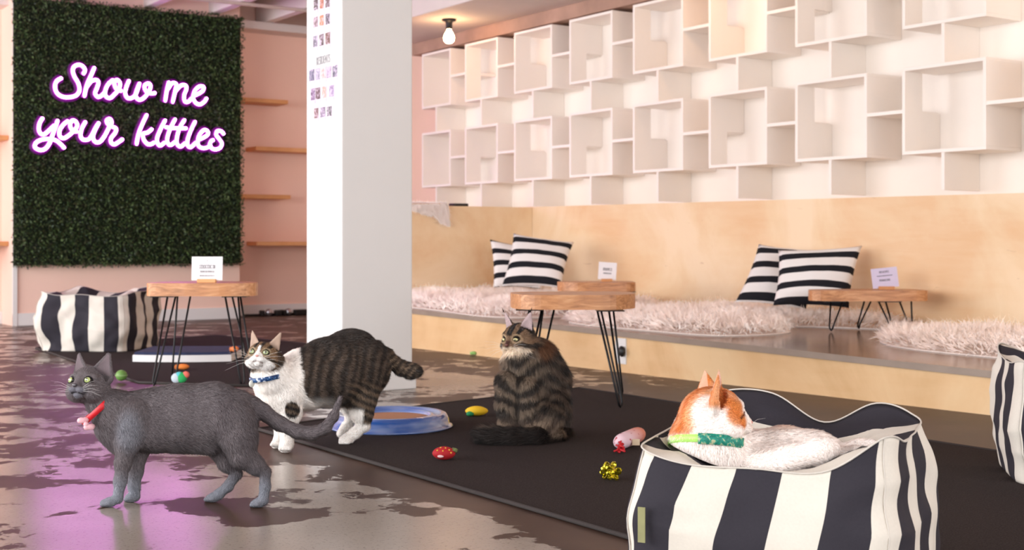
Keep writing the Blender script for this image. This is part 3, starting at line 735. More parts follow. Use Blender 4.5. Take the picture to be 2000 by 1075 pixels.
# ---------------------------------------------------------------- low scratch tray
tr=thing('cat_bed_tray','flat navy topped lounge pad with a white side on the rug under the left table','cat bed',camloc(372,6.85,0.0075),math.atan2(RT[1],RT[0])+0.03)
bm=bmesh.new(); n=14; fr=[( -0.245+0.49*i/n, -0.20-0.035*math.sin(PI*i/n)) for i in range(n+1)]; pts=fr+[(0.245,0.20),(-0.245,0.20)]
obj('side_wall',prism(bm,pts,0,0.034,0.003),M['white'],tr)
bm=bmesh.new(); obj('cushion',prism(bm,[(x*0.97,y*0.97) for x,y in pts],0.0345,0.048,0.006),paint('navy_cloth',(40,48,78),0.9,0.3,30,0.2),tr)
# ---------------------------------------------------------------- small toys
def toy(name,lab,cat,px,Y,z,fn):
    t=thing(name,lab,cat,camloc(px,Y,z),math.atan2(RT[1],RT[0])); fn(t); return t
def simple(c,rough=0.6): return glossy_plain('toy_plastic',c,rough)
def fish(c,rx,ry,rz):
    def f(t):
        bm=bmesh.new(); blob(bm,(0,0,rz),(rx,ry,rz),3,lambda n:1-0.12*max(0,n.x)); obj('body',bm,simple(c,0.8),t,True)
        bm=bmesh.new(); blob(bm,(-rx*1.02,0,rz*0.9),(rx*0.28,ry*0.4,rz*0.9),2); obj('tail',bm,simple(tuple(int(v*0.85) for v in c),0.8),t,True)
    return f
toy('orange_cat_toy','small orange oval cat toy on the rug in front of the lounge pad','cat toy',358,6.22,0.0075,fish((226,128,52),0.032,0.018,0.014))
toy('orange_cat_toy','small orange cat toy on the right end of the navy lounge pad','cat toy',459,6.64,0.0562,fish((232,132,72),0.022,0.015,0.015))
def gball(t):
    bm=bmesh.new(); blob(bm,(0,0,0.0235),(0.0245,0.0245,0.0235),3); obj('shell',bm,simple((104,146,70),0.5),t,True)
    bm=bmesh.new(); tube(bm,[Vector((0.0247*math.cos(a),0.0247*math.sin(a),0.0235)) for a in [2*PI*k/32 for k in range(32)]],0.0022,6,True); obj('seam_band',bm,simple((150,180,120),0.5),t,True)
toy('green_ball','small green ball on the floor behind the grey cat head','ball',237,5.72,0.0075,gball)
def mball(t):
    for dx,dz,r,c in ((-0.018,0.022,0.022,(200,214,224)),(0.004,0.024,0.023,(40,168,92)),(0.022,0.036,0.015,(228,110,96)),(-0.006,0.03,0.019,(90,190,200))):
        bm=bmesh.new(); blob(bm,(dx,0,dz),(r,r*0.8,r if dz-r>0 else dz),3); obj('plush_patch',bm,simple(c,0.8),t,True)
toy('plush_cat_toy','multicoloured plush cat toy just behind the grey cat back','cat toy',353,5.62,0.0075,mball)
def lemon(t):
    bm=bmesh.new(); blob(bm,(0,0,0.017),(0.036,0.022,0.017),3,lambda n:1+0.1*abs(n.x)**6); obj('body',bm,simple((240,196,32),0.7),t,True)
    bm=bmesh.new(); blob(bm,(-0.022,-0.016,0.009),(0.014,0.011,0.009),2); obj('leaf_patch',bm,simple((30,140,84),0.7),t,True)
toy('plush_lemon','yellow plush cat toy with a green leaf patch left of the sitting tabby','cat toy',931,4.56,0.0075,lemon)
def straw(t):
    bm=bmesh.new(); blob(bm,(0,0,0.0175),(0.034,0.021,0.0175),3,lambda n:1+0.06*math.cos(3*n.x)); obj('body',bm,simple((176,20,30),0.75),t,True)
    r=random.Random(3)
    for a,b in ((-0.5,0.55),(-0.05,0.5),(0.15,0.85),(-0.25,0.9),(0.45,0.6),(0.6,0.2)):
        bm=bmesh.new(); y=-math.sqrt(max(0.02,1-a*a-b*b)) if a*a+b*b<1 else -0.1
        blob(bm,(a*0.034,y*0.0212,0.0175+b*0.0175),(0.0024,0.0018,0.0024),2); obj('seed_dot',bm,simple((232,190,60)),t,True)
    bm=bmesh.new(); blob(bm,(-0.008,-0.0205,0.012),(0.009,0.002,0.004),2); obj('label_tag',bm,simple((236,200,200)),t,True)
    bm=bmesh.new(); blob(bm,(0.029,0,0.026),(0.009,0.010,0.006),2,lambda n:1+0.3*math.sin(8*math.atan2(n.y,n.x))); obj('leaf_cap',bm,simple((110,120,70)),t,True)
toy('plush_strawberry','red plush strawberry cat toy with yellow dots on the dark rug','cat toy',867,3.64,0.0075,straw)
def kick(t):
    d=Vector((0.085,0.19,0)).normalized(); pts=[]; rs=[]
    for k in range(15):
        u=k/14; pts.append(Vector((-0.036,-0.07,0.0225))+d*0.215*u); rs.append(0.0220*(1-abs(2*u-1)**6)**0.5*(0.92+0.08*u)+0.002)
    m=NT('pink_printed_plush'); v=m.coord(); n1=m.noise(v,60,2); s=m.n('ShaderNodeSeparateXYZ'); m.l(v,s.inputs[0])
    base=m.ramp(m.math('ADD',m.math('MULTIPLY',s.outputs[1],5.0),0.35),[(0.25,rgb(238,206,216)),(0.75,rgb(222,140,118))])
    m.set(m.mix(m.ramp(n1,[(0.62,(0,0,0,1)),(0.66,(1,1,1,1))]),base,rgb(190,92,96)),0.8)
    obj('body',tube(bmesh.new(),pts,rs,20),m.m,t,True)
    r=random.Random(5)
    for k in range(6):
        a=Vector((-0.036+r.uniform(-.012,.012),-0.076,0.022+r.uniform(-.01,.01))); p=[a]
        for j in range(4): p.append(p[-1]+Vector((r.uniform(-.01,.012),r.uniform(-.014,-.002),-0.003)))
        p=[Vector((q.x,q.y,max(q.z,0.003))) for q in p]
        obj('ribbon',tube(bmesh.new(),spline(p,4),0.0028,6),simple((192,24,34),0.5),t,True)
    bm=box(0.010,-0.032,0.010,0.032,-0.029,0.028,bev=0.001); obj('fabric_tag',bm,simple((214,190,160),0.8),t)
toy('plush_kicker','pink printed plush kicker toy with red ribbons on the rug left of the bean bag','cat toy',1226,3.86,0.0075,kick)
def crink(t):
    gm=NT('gold_foil'); gm.set(gm.ramp(gm.noise(gm.coord(),90,2),[(0.4,rgb(150,140,20)),(0.6,rgb(220,206,60))]),0.18,0.85)
    r=random.Random(9)
    bm=bmesh.new(); blob(bm,(0,0,0.019),(0.014,0.014,0.014),2); obj('core',bm,gm.m,t)
    for k in range(16):
        th=r.uniform(0,2*PI); ph=r.uniform(-0.9,1.2); n=Vector((math.cos(th)*math.cos(ph),math.sin(th)*math.cos(ph),math.sin(ph)))
        c=Vector((0,0,0.0205))+n*0.012; e=n.orthogonal().normalized(); pts=[]
        for j in range(9):
            a=2*PI*j/9; pts.append(c+n*(0.007+0.007*math.cos(a))+e*0.0055*math.sin(a))
        pts=[Vector((q.x,q.y,max(q.z,0.002))) for q in pts]
        obj('foil_loop',tube(bmesh.new(),pts,0.0026,5,True,flat=(e.cross(n).normalized(),1.8)),gm.m,t)
toy('crinkle_ball','shiny gold foil crinkle ball on the rug beside the bean bag','ball',1193,3.33,0.0075,crink)
def gfeather(t):
    bm=bmesh.new(); blob(bm,(0,0,0.012),(0.022,0.012,0.010),2,lambda n:1+0.2*math.sin(7*n.x)); obj('body',bm,simple((150,196,110),0.9),t,True)
toy('green_cat_toy','tiny pale green cat toy on the floor against the platform, left of the sitting tabby','cat toy',925,7.1,0.0003,gfeather)
# ================================================================ CATS
def _n(v): v=np.asarray(v,float); return v/np.linalg.norm(v)
class Sculpt:
    """implicit body: smooth union of tapered limbs; axes x = across, y = depth away, z = up (-row); unit = one picture pixel at depth Y0"""
    def __init__(s,Y0,lo,hi,h):
        s.Y0=Y0; s.s=Y0/F; s.sh=(0.0,0.0); s.h=h; s.lo=np.array(lo,float); s.n=np.ceil((np.array(hi,float)-s.lo)/h).astype(int)+1
        s.D=np.full(s.n,12.0,np.float32); s.pr=[]
    def _reg(s,pts,r):
        a=np.min(pts,0)-r; b=np.max(pts,0)+r
        i0=np.clip(np.floor((a-s.lo)/s.h).astype(int),0,s.n-1); i1=np.clip(np.ceil((b-s.lo)/s.h).astype(int)+1,1,s.n)
        ax=[s.lo[k]+np.arange(i0[k],i1[k])*s.h for k in range(3)]
        return tuple(slice(i0[k],i1[k]) for k in range(3)),ax
    def _ev(s,p,X,Y,Z):
        if p['t']=='rc':
            a,b=p['a'],p['b']; ba=b-a; L2=ba@ba+1e-9
            px,py,pz=X-a[0],Y-a[1],Z-a[2]
            if p['fl'] is not None:
                n,f=p['fl']; q=(px*n[0]+py*n[1]+pz*n[2])*(1/f-1); px=px+n[0]*q; py=py+n[1]*q; pz=pz+n[2]*q
            t=np.clip((px*ba[0]+py*ba[1]+pz*ba[2])/L2,0,1)
            d=np.sqrt((px-ba[0]*t)**2+(py-ba[1]*t)**2+(pz-ba[2]*t)**2)-(p['ra']+(p['rb']-p['ra'])*t)
            return d*(p['fl'][1]**0.5 if p['fl'] is not None else 1.0)
        c=p['a']; R=p['R']; r=p['r']
        px,py,pz=X-c[0],Y-c[1],Z-c[2]
        q=[(px*R[k][0]+py*R[k][1]+pz*R[k][2]) for k in range(3)]
        k0=np.sqrt(sum((q[k]/r[k])**2 for k in range(3))); k1=np.sqrt(sum((q[k]/r[k]**2)**2 for k in range(3)))+1e-6
        return k0*(k0-1)/k1
    def _do(s,p,sub=False):
        mr=max(p.get('ra',0),p.get('rb',0),*(p.get('r',(0,)))); 
        if p.get('fl') is not None: mr=mr*1.15
        sl,ax=s._reg(np.array([p['a'],p.get('b',p['a'])]),mr+p['k']*1.2+4)
        X,Y,Z=np.meshgrid(*ax,indexing='ij',sparse=True)
        d=s._ev(p,X,Y,Z).astype(np.float32); D=s.D[sl]; k=p['k']
        if sub:
            d=-d; h=np.clip(0.5-0.5*(D-d)/k,0,1); s.D[sl]=D*(1-h)+d*h+k*h*(1-h)
        else:
            h=np.clip(0.5+0.5*(D-d)/k,0,1); s.D[sl]=D*(1-h)+d*h-k*h*(1-h)
            s.pr.append(p)
    def rc(s,a,b,ra,rb,k=10,fl=None,fur=1.0,comb=None,sub=False):
        # a,b given as (px,py,d)
        A=np.array((a[0],a[2],-a[1]),float); B=np.array((b[0],b[2],-b[1]),float)
        if fl is not None: fl=(_n(fl[0]),fl[1])
        s._do(dict(t='rc',a=A,b=B,ra=float(ra),rb=float(rb),k=float(k),fl=fl,fur=fur,comb=_n(comb) if comb is not None else _n(B-A+1e-6)),sub)
    def chain(s,pts,k=10,**kw):
        for p,q in zip(pts[:-1],pts[1:]): s.rc(p[:3],q[:3],p[3],q[3],k,**kw)
    def el(s,c,r,R=None,k=8,fur=1.0,comb=(0,0,-1),sub=False,raw=False):
        A=np.array(c,float) if raw else np.array((c[0],c[2],-c[1]),float)
        s._do(dict(t='el',a=A,r=tuple(float(x) for x in r),R=np.eye(3) if R is None else R,k=float(k),fur=fur,comb=_n(comb)),sub)
    def world(s,V):
        Y=s.Y0+(V[:,1]+s.sh[0]*(s.sh[1]-V[:,0]))*s.s; X=(V[:,0]-1000)/F*Y
        return np.stack([FW[0]*Y+RT[0]*X,FW[1]*Y+RT[1]*X,CH+(HZ+V[:,2])/F*Y],1)
    def mesh(s):
        D=s.D; h=s.h; n=D.shape; ins=D<0
        # cells crossed by the surface
        c=np.zeros((n[0]-1,n[1]-1,n[2]-1),np.int8)
        for i in (0,1):
            for j in (0,1):
                for k in (0,1): c+=ins[i:n[0]-1+i,j:n[1]-1+j,k:n[2]-1+k]
        act=(c>0)&(c<8); idx=np.full(act.shape,-1,np.int64); cells=np.argwhere(act); idx[act]=np.arange(len(cells))
        acc=np.zeros((len(cells),3)); cnt=np.zeros(len(cells))
        ci,cj,ck=cells.T
        for (o0,ax) in [((i,j,0),2) for i in (0,1) for j in (0,1)]+[((i,0,j),1) for i in (0,1) for j in (0,1)]+[((0,i,j),0) for i in (0,1) for j in (0,1)]:
            o1=list(o0); o1[ax]=1
            d0=D[ci+o0[0],cj+o0[1],ck+o0[2]]; d1=D[ci+o1[0],cj+o1[1],ck+o1[2]]
            m=(d0<0)!=(d1<0); t=np.where(m,d0/(d0-d1+1e-12),0)
            p=np.stack([np.full(len(cells),float(o0[k])) for k in range(3)],1); p[:,ax]+=t
            acc[m]+=p[m]; cnt[m]+=1
        V=s.lo+(cells+acc/np.maximum(cnt,1)[:,None])*h
        Q=[]
        for ax in range(3):
            u,v=[(1,2),(2,0),(0,1)][ax]
            a=[slice(None)]*3; b=[slice(None)]*3; a[ax]=slice(0,n[ax]-1); b[ax]=slice(1,n[ax])
            sa=ins[tuple(a)]; sb=ins[tuple(b)]; e=np.argwhere(sa!=sb)
            e=e[(e[:,u]>0)&(e[:,v]>0)&(e[:,u]<n[u]-1)&(e[:,v]<n[v]-1)]
            f=sa[tuple(e.T)]
            def g(du,dv):
                q=e.copy(); q[:,u]-=du; q[:,v]-=dv; return idx[tuple(q.T)]
            q=np.stack([g(1,1),g(0,1),g(0,0),g(1,0)],1); q[~f]=q[~f][:,::-1]; Q.append(q)
        Q=np.concatenate(Q); Q=Q[(Q>=0).all(1)]
        # relax a little
        nb=np.zeros_like(V); ct=np.zeros(len(V))
        E=np.concatenate([Q[:,[0,1]],Q[:,[1,2]],Q[:,[2,3]],Q[:,[3,0]]])
        for _ in range(2):
            nb[:]=0; ct[:]=0
            for k in range(3): nb[:,k]=np.bincount(E[:,0],V[E[:,1],k],len(V))+np.bincount(E[:,1],V[E[:,0],k],len(V))
            ct=np.bincount(E[:,0],minlength=len(V))+np.bincount(E[:,1],minlength=len(V))
            V=V*0.5+0.5*nb/np.maximum(ct,1)[:,None]
        return V,Q
    def near(s,V):
        """weighted comb direction and coat length at the vertices"""
        W=np.zeros(len(V)); Dr=np.zeros((len(V),3)); Fl=np.zeros(len(V))
        for p in s.pr:
            d=s._ev(p,V[:,0],V[:,1],V[:,2]); w=np.exp(-np.clip(d+4,0,None)/3.0)+1e-9
            W+=w; Dr+=w[:,None]*p['comb']; Fl+=w*p['fur']
        return Dr/W[:,None],Fl/W
def sn(P,f,seed,oct=5):
    rg=np.random.default_rng(seed); o=np.zeros(len(P))
    for k in range(oct):
        d=rg.normal(size=3); d/=np.linalg.norm(d); o+=np.sin(P@d*f*rg.uniform(0.6,1.5)+rg.uniform(0,6.28)+1.7*np.sin(P@rg.normal(size=3)*f*0.5+rg.uniform(0,6)))
    return o/oct
def sm(x,a,b): t=np.clip((x-a)/(b-a),0,1); return t*t*(3-2*t)
def mixc(a,b,w): return a*(1-w[:,None])+b*w[:,None]
M['skin_coat']=None
def coat_mat():
    t=NT('cat_undercoat'); a=t.n('ShaderNodeAttribute',attribute_name='fc'); t.l(a.outputs['Color'],t.b.inputs['Base Color']); t.set(None,0.85,spec=0.15)
    t.bump(t.noise(t.coord(),420,3,0.7),0.4,0.001); return t.m
M['skin_coat']=coat_mat()
def eye_mat():
    t=NT('cat_eye'); a=t.n('ShaderNodeAttribute',attribute_name='fc'); t.l(a.outputs['Color'],t.b.inputs['Base Color']); t.set(None,0.08,spec=0.6); t.b.inputs['Coat Weight'].default_value=0.8; t.b.inputs['Coat Roughness'].default_value=0.03; return t.m
M['eye']=eye_mat()
M['whisker']=glossy_plain('whisker_hair',(232,228,224),0.5)
class Head:
    def __init__(s,S_,c,yaw,pitch,roll,sc):
        s.S=S_; s.c=np.array((c[0],c[2],-c[1]),float); s.k=sc
        y,p,r=[math.radians(v) for v in (yaw,pitch,roll)]
        f=np.array((-math.sin(y)*math.cos(p),-math.cos(y)*math.cos(p),math.sin(p)))
        up=np.array((0,0,1.0)); rt=_n(np.cross(f,up)); up=np.cross(rt,f)      # rt: picture-right for a head facing the viewer is -rt
        rt=-rt
        s.r=rt*math.cos(r)+up*math.sin(r); s.u=up*math.cos(r)-rt*math.sin(r); s.f=f
        s.R=np.array([s.r,s.f,s.u])
    def P(s,r,f,u): return s.c+(s.r*r+s.f*f+s.u*u)*s.k
    def el(s,c,rad,k=6,**kw): s.S.el(s.P(*c),[x*s.k for x in rad],s.R,k,raw=True,**kw)
    def seg(s,a,b,ra,rb,k=6,fl=None,**kw):
        A=s.P(*a); B=s.P(*b)
        if fl is not None: fl=(s.r*fl[0][0]+s.f*fl[0][1]+s.u*fl[0][2],fl[1])
        s.S.rc((A[0],-A[2],A[1]),(B[0],-B[2],B[1]),ra*s.k,rb*s.k,k,fl,**kw)
    def build(s,ear=7.1,er=4.15,fat=1.0,earw=1.0,k=6,cheek=1.0,ear_f=0.0,muz=1.0,tipr=0.22):
        b=-s.f; kk=k
        s.el((0,-0.3,0.3),(3.95*fat,4.5,3.75),kk,comb=b,fur=.8)
        for g in (-1,1):
            s.el((g*2.1*cheek,1.2,-1.5),(2.25*fat,2.5,2.0),kk,comb=_n(b+0.3*g*s.r-0.3*s.u),fur=.8)
            s.el((g*1.85,3.1,-0.55),(1.45,1.2,1.2),kk*.5,comb=b,fur=.35)
            s.el((g*0.95,4.2,-1.60),(1.18*muz,1.2,0.92*muz),kk*.5,comb=_n(b+g*0.8*s.r),fur=.3)
            s.seg((g*1.3,3.0,1.55),(g*2.6,2.3,1.35),0.85,0.8,kk*.6,comb=b,fur=.3)       # brow
        s.seg((0,2.6,1.3),(0,4.8,-0.75),1.25,0.72,kk*.5,comb=b,fur=.25)                  # bridge
        s.el((0,3.45,-2.6),(1.05,1.2,0.72),kk*.6,comb=_n(b-0.6*s.u),fur=.4)              # chin
        s.ears=[]
        for g in (-1,1):
            B=(g*2.55,-0.4+ear_f,2.5); T=(g*er,-0.5+ear_f,ear); nrm=_n((g*0.38,1.0,-0.05))
            s.seg(B,T,1.95*earw,tipr,kk*.5,fl=(nrm,0.34),comb=_n(s.u+0.001),fur=.35)
            Bi=(B[0]+nrm[0]*0.62+g*0.05,B[1]+nrm[1]*0.62,B[2]+0.35); Ti=(T[0]*0.985+nrm[0]*0.40,T[1]+nrm[1]*0.40,T[2]-0.55)
            s.seg(Bi,Ti,1.5*earw,tipr*0.65,1.5,fl=(nrm,0.36),sub=True)
            s.ears.append((s.P(*B),s.P(*T),s.r*nrm[0]+s.f*nrm[1]+s.u*nrm[2]))
    def earmask(s,V,N):
        """1 inside the ear cups"""
        m=np.zeros(len(V)); tip=np.zeros(len(V))
        for (B,T,n) in s.ears:
            ba=T-B; t=((V-B)@ba)/(ba@ba); q=B+np.clip(t,0,1)[:,None]*ba; d=np.linalg.norm(V-q,axis=1)
            w=(t>0.05)&(d<1.9*s.k*(1-0.8*np.clip(t,0,1)))
            m=np.maximum(m,w*sm((N@n),0.15,0.5)); tip=np.maximum(tip,w*1.0)
        return m,tip
    def local(s,V):
        q=(V-s.c)/s.k; return q@s.r,q@s.f,q@s.u
def child_np(name,sc,V,Q,mat,par,col=None,smooth=True):
    me=bpy.data.meshes.new(name); k=Q.shape[1]
    me.vertices.add(len(V)); me.vertices.foreach_set('co',sc.world(V).astype(np.float32).ravel() if sc else V.astype(np.float32).ravel())
    me.loops.add(Q.size); me.loops.foreach_set('vertex_index',Q.astype(np.int32).ravel())
    me.polygons.add(len(Q)); me.polygons.foreach_set('loop_start',(np.arange(len(Q))*k).astype(np.int32))
    me.update(calc_edges=True)
    if smooth: me.polygons.foreach_set('use_smooth',np.ones(len(Q),bool))
    if col is not None:
        c=me.attributes.new('fc','FLOAT_COLOR','POINT'); c.data.foreach_set('color',np.concatenate([col,np.ones((len(V),1))],1).astype(np.float32).ravel())
    o=put(name,me,mat,par); o.matrix_parent_inverse=Matrix.LocRotScale(par.location,par.rotation_euler,None).inverted(); return o
def eyeball(H,S_,par,pos,rad,gaze,iris,open_=1.0,pup=0.16,rim=(20,16,14)):
    # pos in head units
    n1,n2=28,40; V=[];C_=[];Q=[]
    c=H.P(*pos); g=_n(H.r*gaze[0]+H.f*gaze[1]+H.u*gaze[2]); u=_n(H.u-g*(H.u@g)); r=np.cross(u,g); r=r*np.sign(r@H.r)
    ir,ir2,pk,wh=lin3(iris),lin3(tuple(int(x*0.72) for x in iris)),lin3((8,9,8)),lin3(rim)
    for i in range(n1+1):
        th=PI*i/n1
        for j in range(n2):
            ph=2*PI*j/n2; a=math.sin(th)*math.cos(ph); b=math.sin(th)*math.sin(ph); w=math.cos(th)
            V.append(c+(r*a+u*b*open_+g*w*0.92)*rad*H.k)
            if w<0: col=wh
            elif (a/pup)**2+(b/0.62)**2<1: col=pk
            elif a*a+b*b>0.80: col=wh
            else: col=ir if a*a+b*b>0.22 else ir2
            C_.append(col)
    for i in range(n1):
        for j in range(n2): Q.append((i*n2+j,i*n2+(j+1)%n2,(i+1)*n2+(j+1)%n2,(i+1)*n2+j))
    return child_np('eye',S_,np.array(V),np.array(Q),M['eye'],par,np.array(C_))
def nose(H,S_,par,col,pos=(0,5.35,-0.95),r=(0.52,0.34,0.34)):
    bm=bmesh.new(); c=H.P(*pos)
    q=bmesh.ops.create_icosphere(bm,subdivisions=3,radius=1.0)
    V=[]
    for v in bm.verts:
        a,b,w=v.co; a2=a*(1.0+0.35*w)
        V.append(c+(H.r*a2*r[0]+H.f*b*r[1]+H.u*w*r[2])*H.k)
    Fc=np.array([[v.index for v in f.verts] for f in bm.faces]); bm.free()
    return child_np('nose',S_,np.array(V),Fc,glossy_plain('cat_nose',col,0.35),par)
def whiskers(H,S_,par,L=6.5,n=5,rad=0.035):
    bm=bmesh.new()
    for g in (-1,1):
        for k in range(n):
            a=H.P(g*1.5,4.7,-1.5-0.22*k+0.3); b=a+(H.r*g*1.0+H.f*(0.35-0.12*k)+H.u*(0.30-0.18*k))*H.k*L*(0.8+0.06*k)
            m=(a+b)/2+H.u*0.35*H.k
            pts=[a,a*0.4+m*0.6,m,b*0.55+m*0.45,b]
            wp=[Vector(p) for p in S_.world(np.array(pts))]
            tube(bm,spline(wp,3),[rad*H.k*S_.s*(1-0.75*i/12) for i in range(13)],5)
    o=put('whiskers',from_bm('whiskers',bm,True),M['whisker'],par); o.matrix_parent_inverse=Matrix.LocRotScale(par.location,par.rotation_euler,None).inverted(); return o
def band(H_or_S,S_,par,name,c,nrm,ra,rb,w,th,mat,a0=0,a1=360,ref=(1,0,0),n=64):
    """flat strap round a neck: centre c, axis nrm, half-axes ra (along ref) and rb"""
    c=np.array(c,float); nrm=_n(nrm); e1=_n(np.array(ref,float)-nrm*(np.array(ref,float)@nrm)); e2=np.cross(nrm,e1)
    V=[];Q=[]
    full=abs(a1-a0)>=359; m=n if full else n+1
    for i in range(m):
        a=math.radians(a0+(a1-a0)*i/n); d=e1*math.cos(a)*ra+e2*math.sin(a)*rb; o=_n(e1*math.cos(a)/ra+e2*math.sin(a)/rb)
        for (x,y) in ((-w/2,0),(-w/2,th),(w/2,th),(w/2,0)): V.append(c+d+nrm*x+o*y)
    for i in range(m if full else m-1):
        A=i*4;B=((i+1)%m)*4
        for k in range(4): Q.append((A+k,B+k,B+(k+1)%4,A+(k+1)%4))
    if not full: Q.append((0,1,2,3)); Q.append(((m-1)*4+3,(m-1)*4+2,(m-1)*4+1,(m-1)*4))
    return child_np(name,S_,np.array(V),np.array(Q),mat,par,smooth=False)
def finish_cat(name,lab,S_,colf,dens,flen,fwid,seed,lift=0.35,clampz=0.0015,minlen=0.5,base=None,furmask=None):
    V,Q=S_.mesh()
    Wd=S_.world(V)
    # vertex normals in sculpt space
    a,b,c,d=[V[Q[:,k]] for k in range(4)]; fn=np.cross(c-a,d-b); N=np.zeros_like(V)
    for k in range(4):
        for j in range(3): N[:,j]+=np.bincount(Q[:,k],fn[:,j],len(V))
    N/=np.linalg.norm(N,axis=1,keepdims=True)+1e-9
    comb,fl=S_.near(V); col=colf(V,N)
    ctr=Wd.mean(0); t=thing(name,lab,'cat',(ctr[0],ctr[1],max(0,Wd[:,2].min()) if base is None else base))
    if clampz is not None:
        mz=clampz if not callable(clampz) else clampz(Wd)
        lowm=Wd[:,2]<mz; fix=np.where(lowm,mz,Wd[:,2])
    me=child_np('body',S_,V,Q,M['skin_coat'],t,col*0.88)
    if clampz is not None:
        Wd[:,2]=fix; me.data.vertices.foreach_set('co',Wd.astype(np.float32).ravel()); me.data.update()
    # coat
    rg=np.random.default_rng(seed)
    fa=0.5*np.linalg.norm(fn,axis=1); pick=rg.choice(len(Q),size=int(dens*fa.sum()/1000),p=fa/fa.sum())
    w=rg.dirichlet((1,1,1,1),len(pick)); q=Q[pick]
    mixv=lambda A:(A[q]*w[:,:,None]).sum(1) if A.ndim==2 else (A[q]*w).sum(1)
    P=mixv(V); Nn=mixv(N); Nn/=np.linalg.norm(Nn,axis=1,keepdims=True); cb=mixv(comb); fl_=mixv(fl); cc=colf(P,Nn)
    tang=cb-Nn*(cb*Nn).sum(1)[:,None]; tl=np.linalg.norm(tang,axis=1,keepdims=True); tang=np.where(tl>0.08,tang/np.maximum(tl,1e-6),tang*0)
    D=tang+Nn*lift+rg.normal(size=P.shape)*0.13
    D/=np.linalg.norm(D,axis=1,keepdims=True)
    L=flen*fl_*rg.uniform(0.6,1.15,len(P))
    if furmask is not None:
        k=furmask(P,Nn); L=L*k; sel=L>0.4; P,Nn,D,L,cc=P[sel],Nn[sel],D[sel],L[sel],cc[sel]
    # to world: directions through finite step
    Pw=S_.world(P-Nn*0.4); Tw=S_.world(P-Nn*0.4+D*L[:,None]); Dw=Tw-Pw; Lw=np.linalg.norm(Dw,axis=1)
    Nw=S_.world(P+Nn)-S_.world(P); Nw/=np.linalg.norm(Nw,axis=1,keepdims=True)
    cl=None
    if clampz is not None:
        def cl(VV): 
            VV[:,2]=np.maximum(VV[:,2],(clampz if not callable(clampz) else clampz(VV))); return VV
    cc=np.clip(cc*rg.uniform(0.86,1.14,(len(P),1)),0,0.95)
    f=strands('fur',Pw,Nw,Dw,Lw,np.full(len(P),fwid*S_.s),cc,M['fur'],None,2,0.10,seed,0.07,clamp=cl)
    f.parent=t; f.matrix_parent_inverse=Matrix.Translation(t.location).inverted(); f['kind']='stuff'
    return t
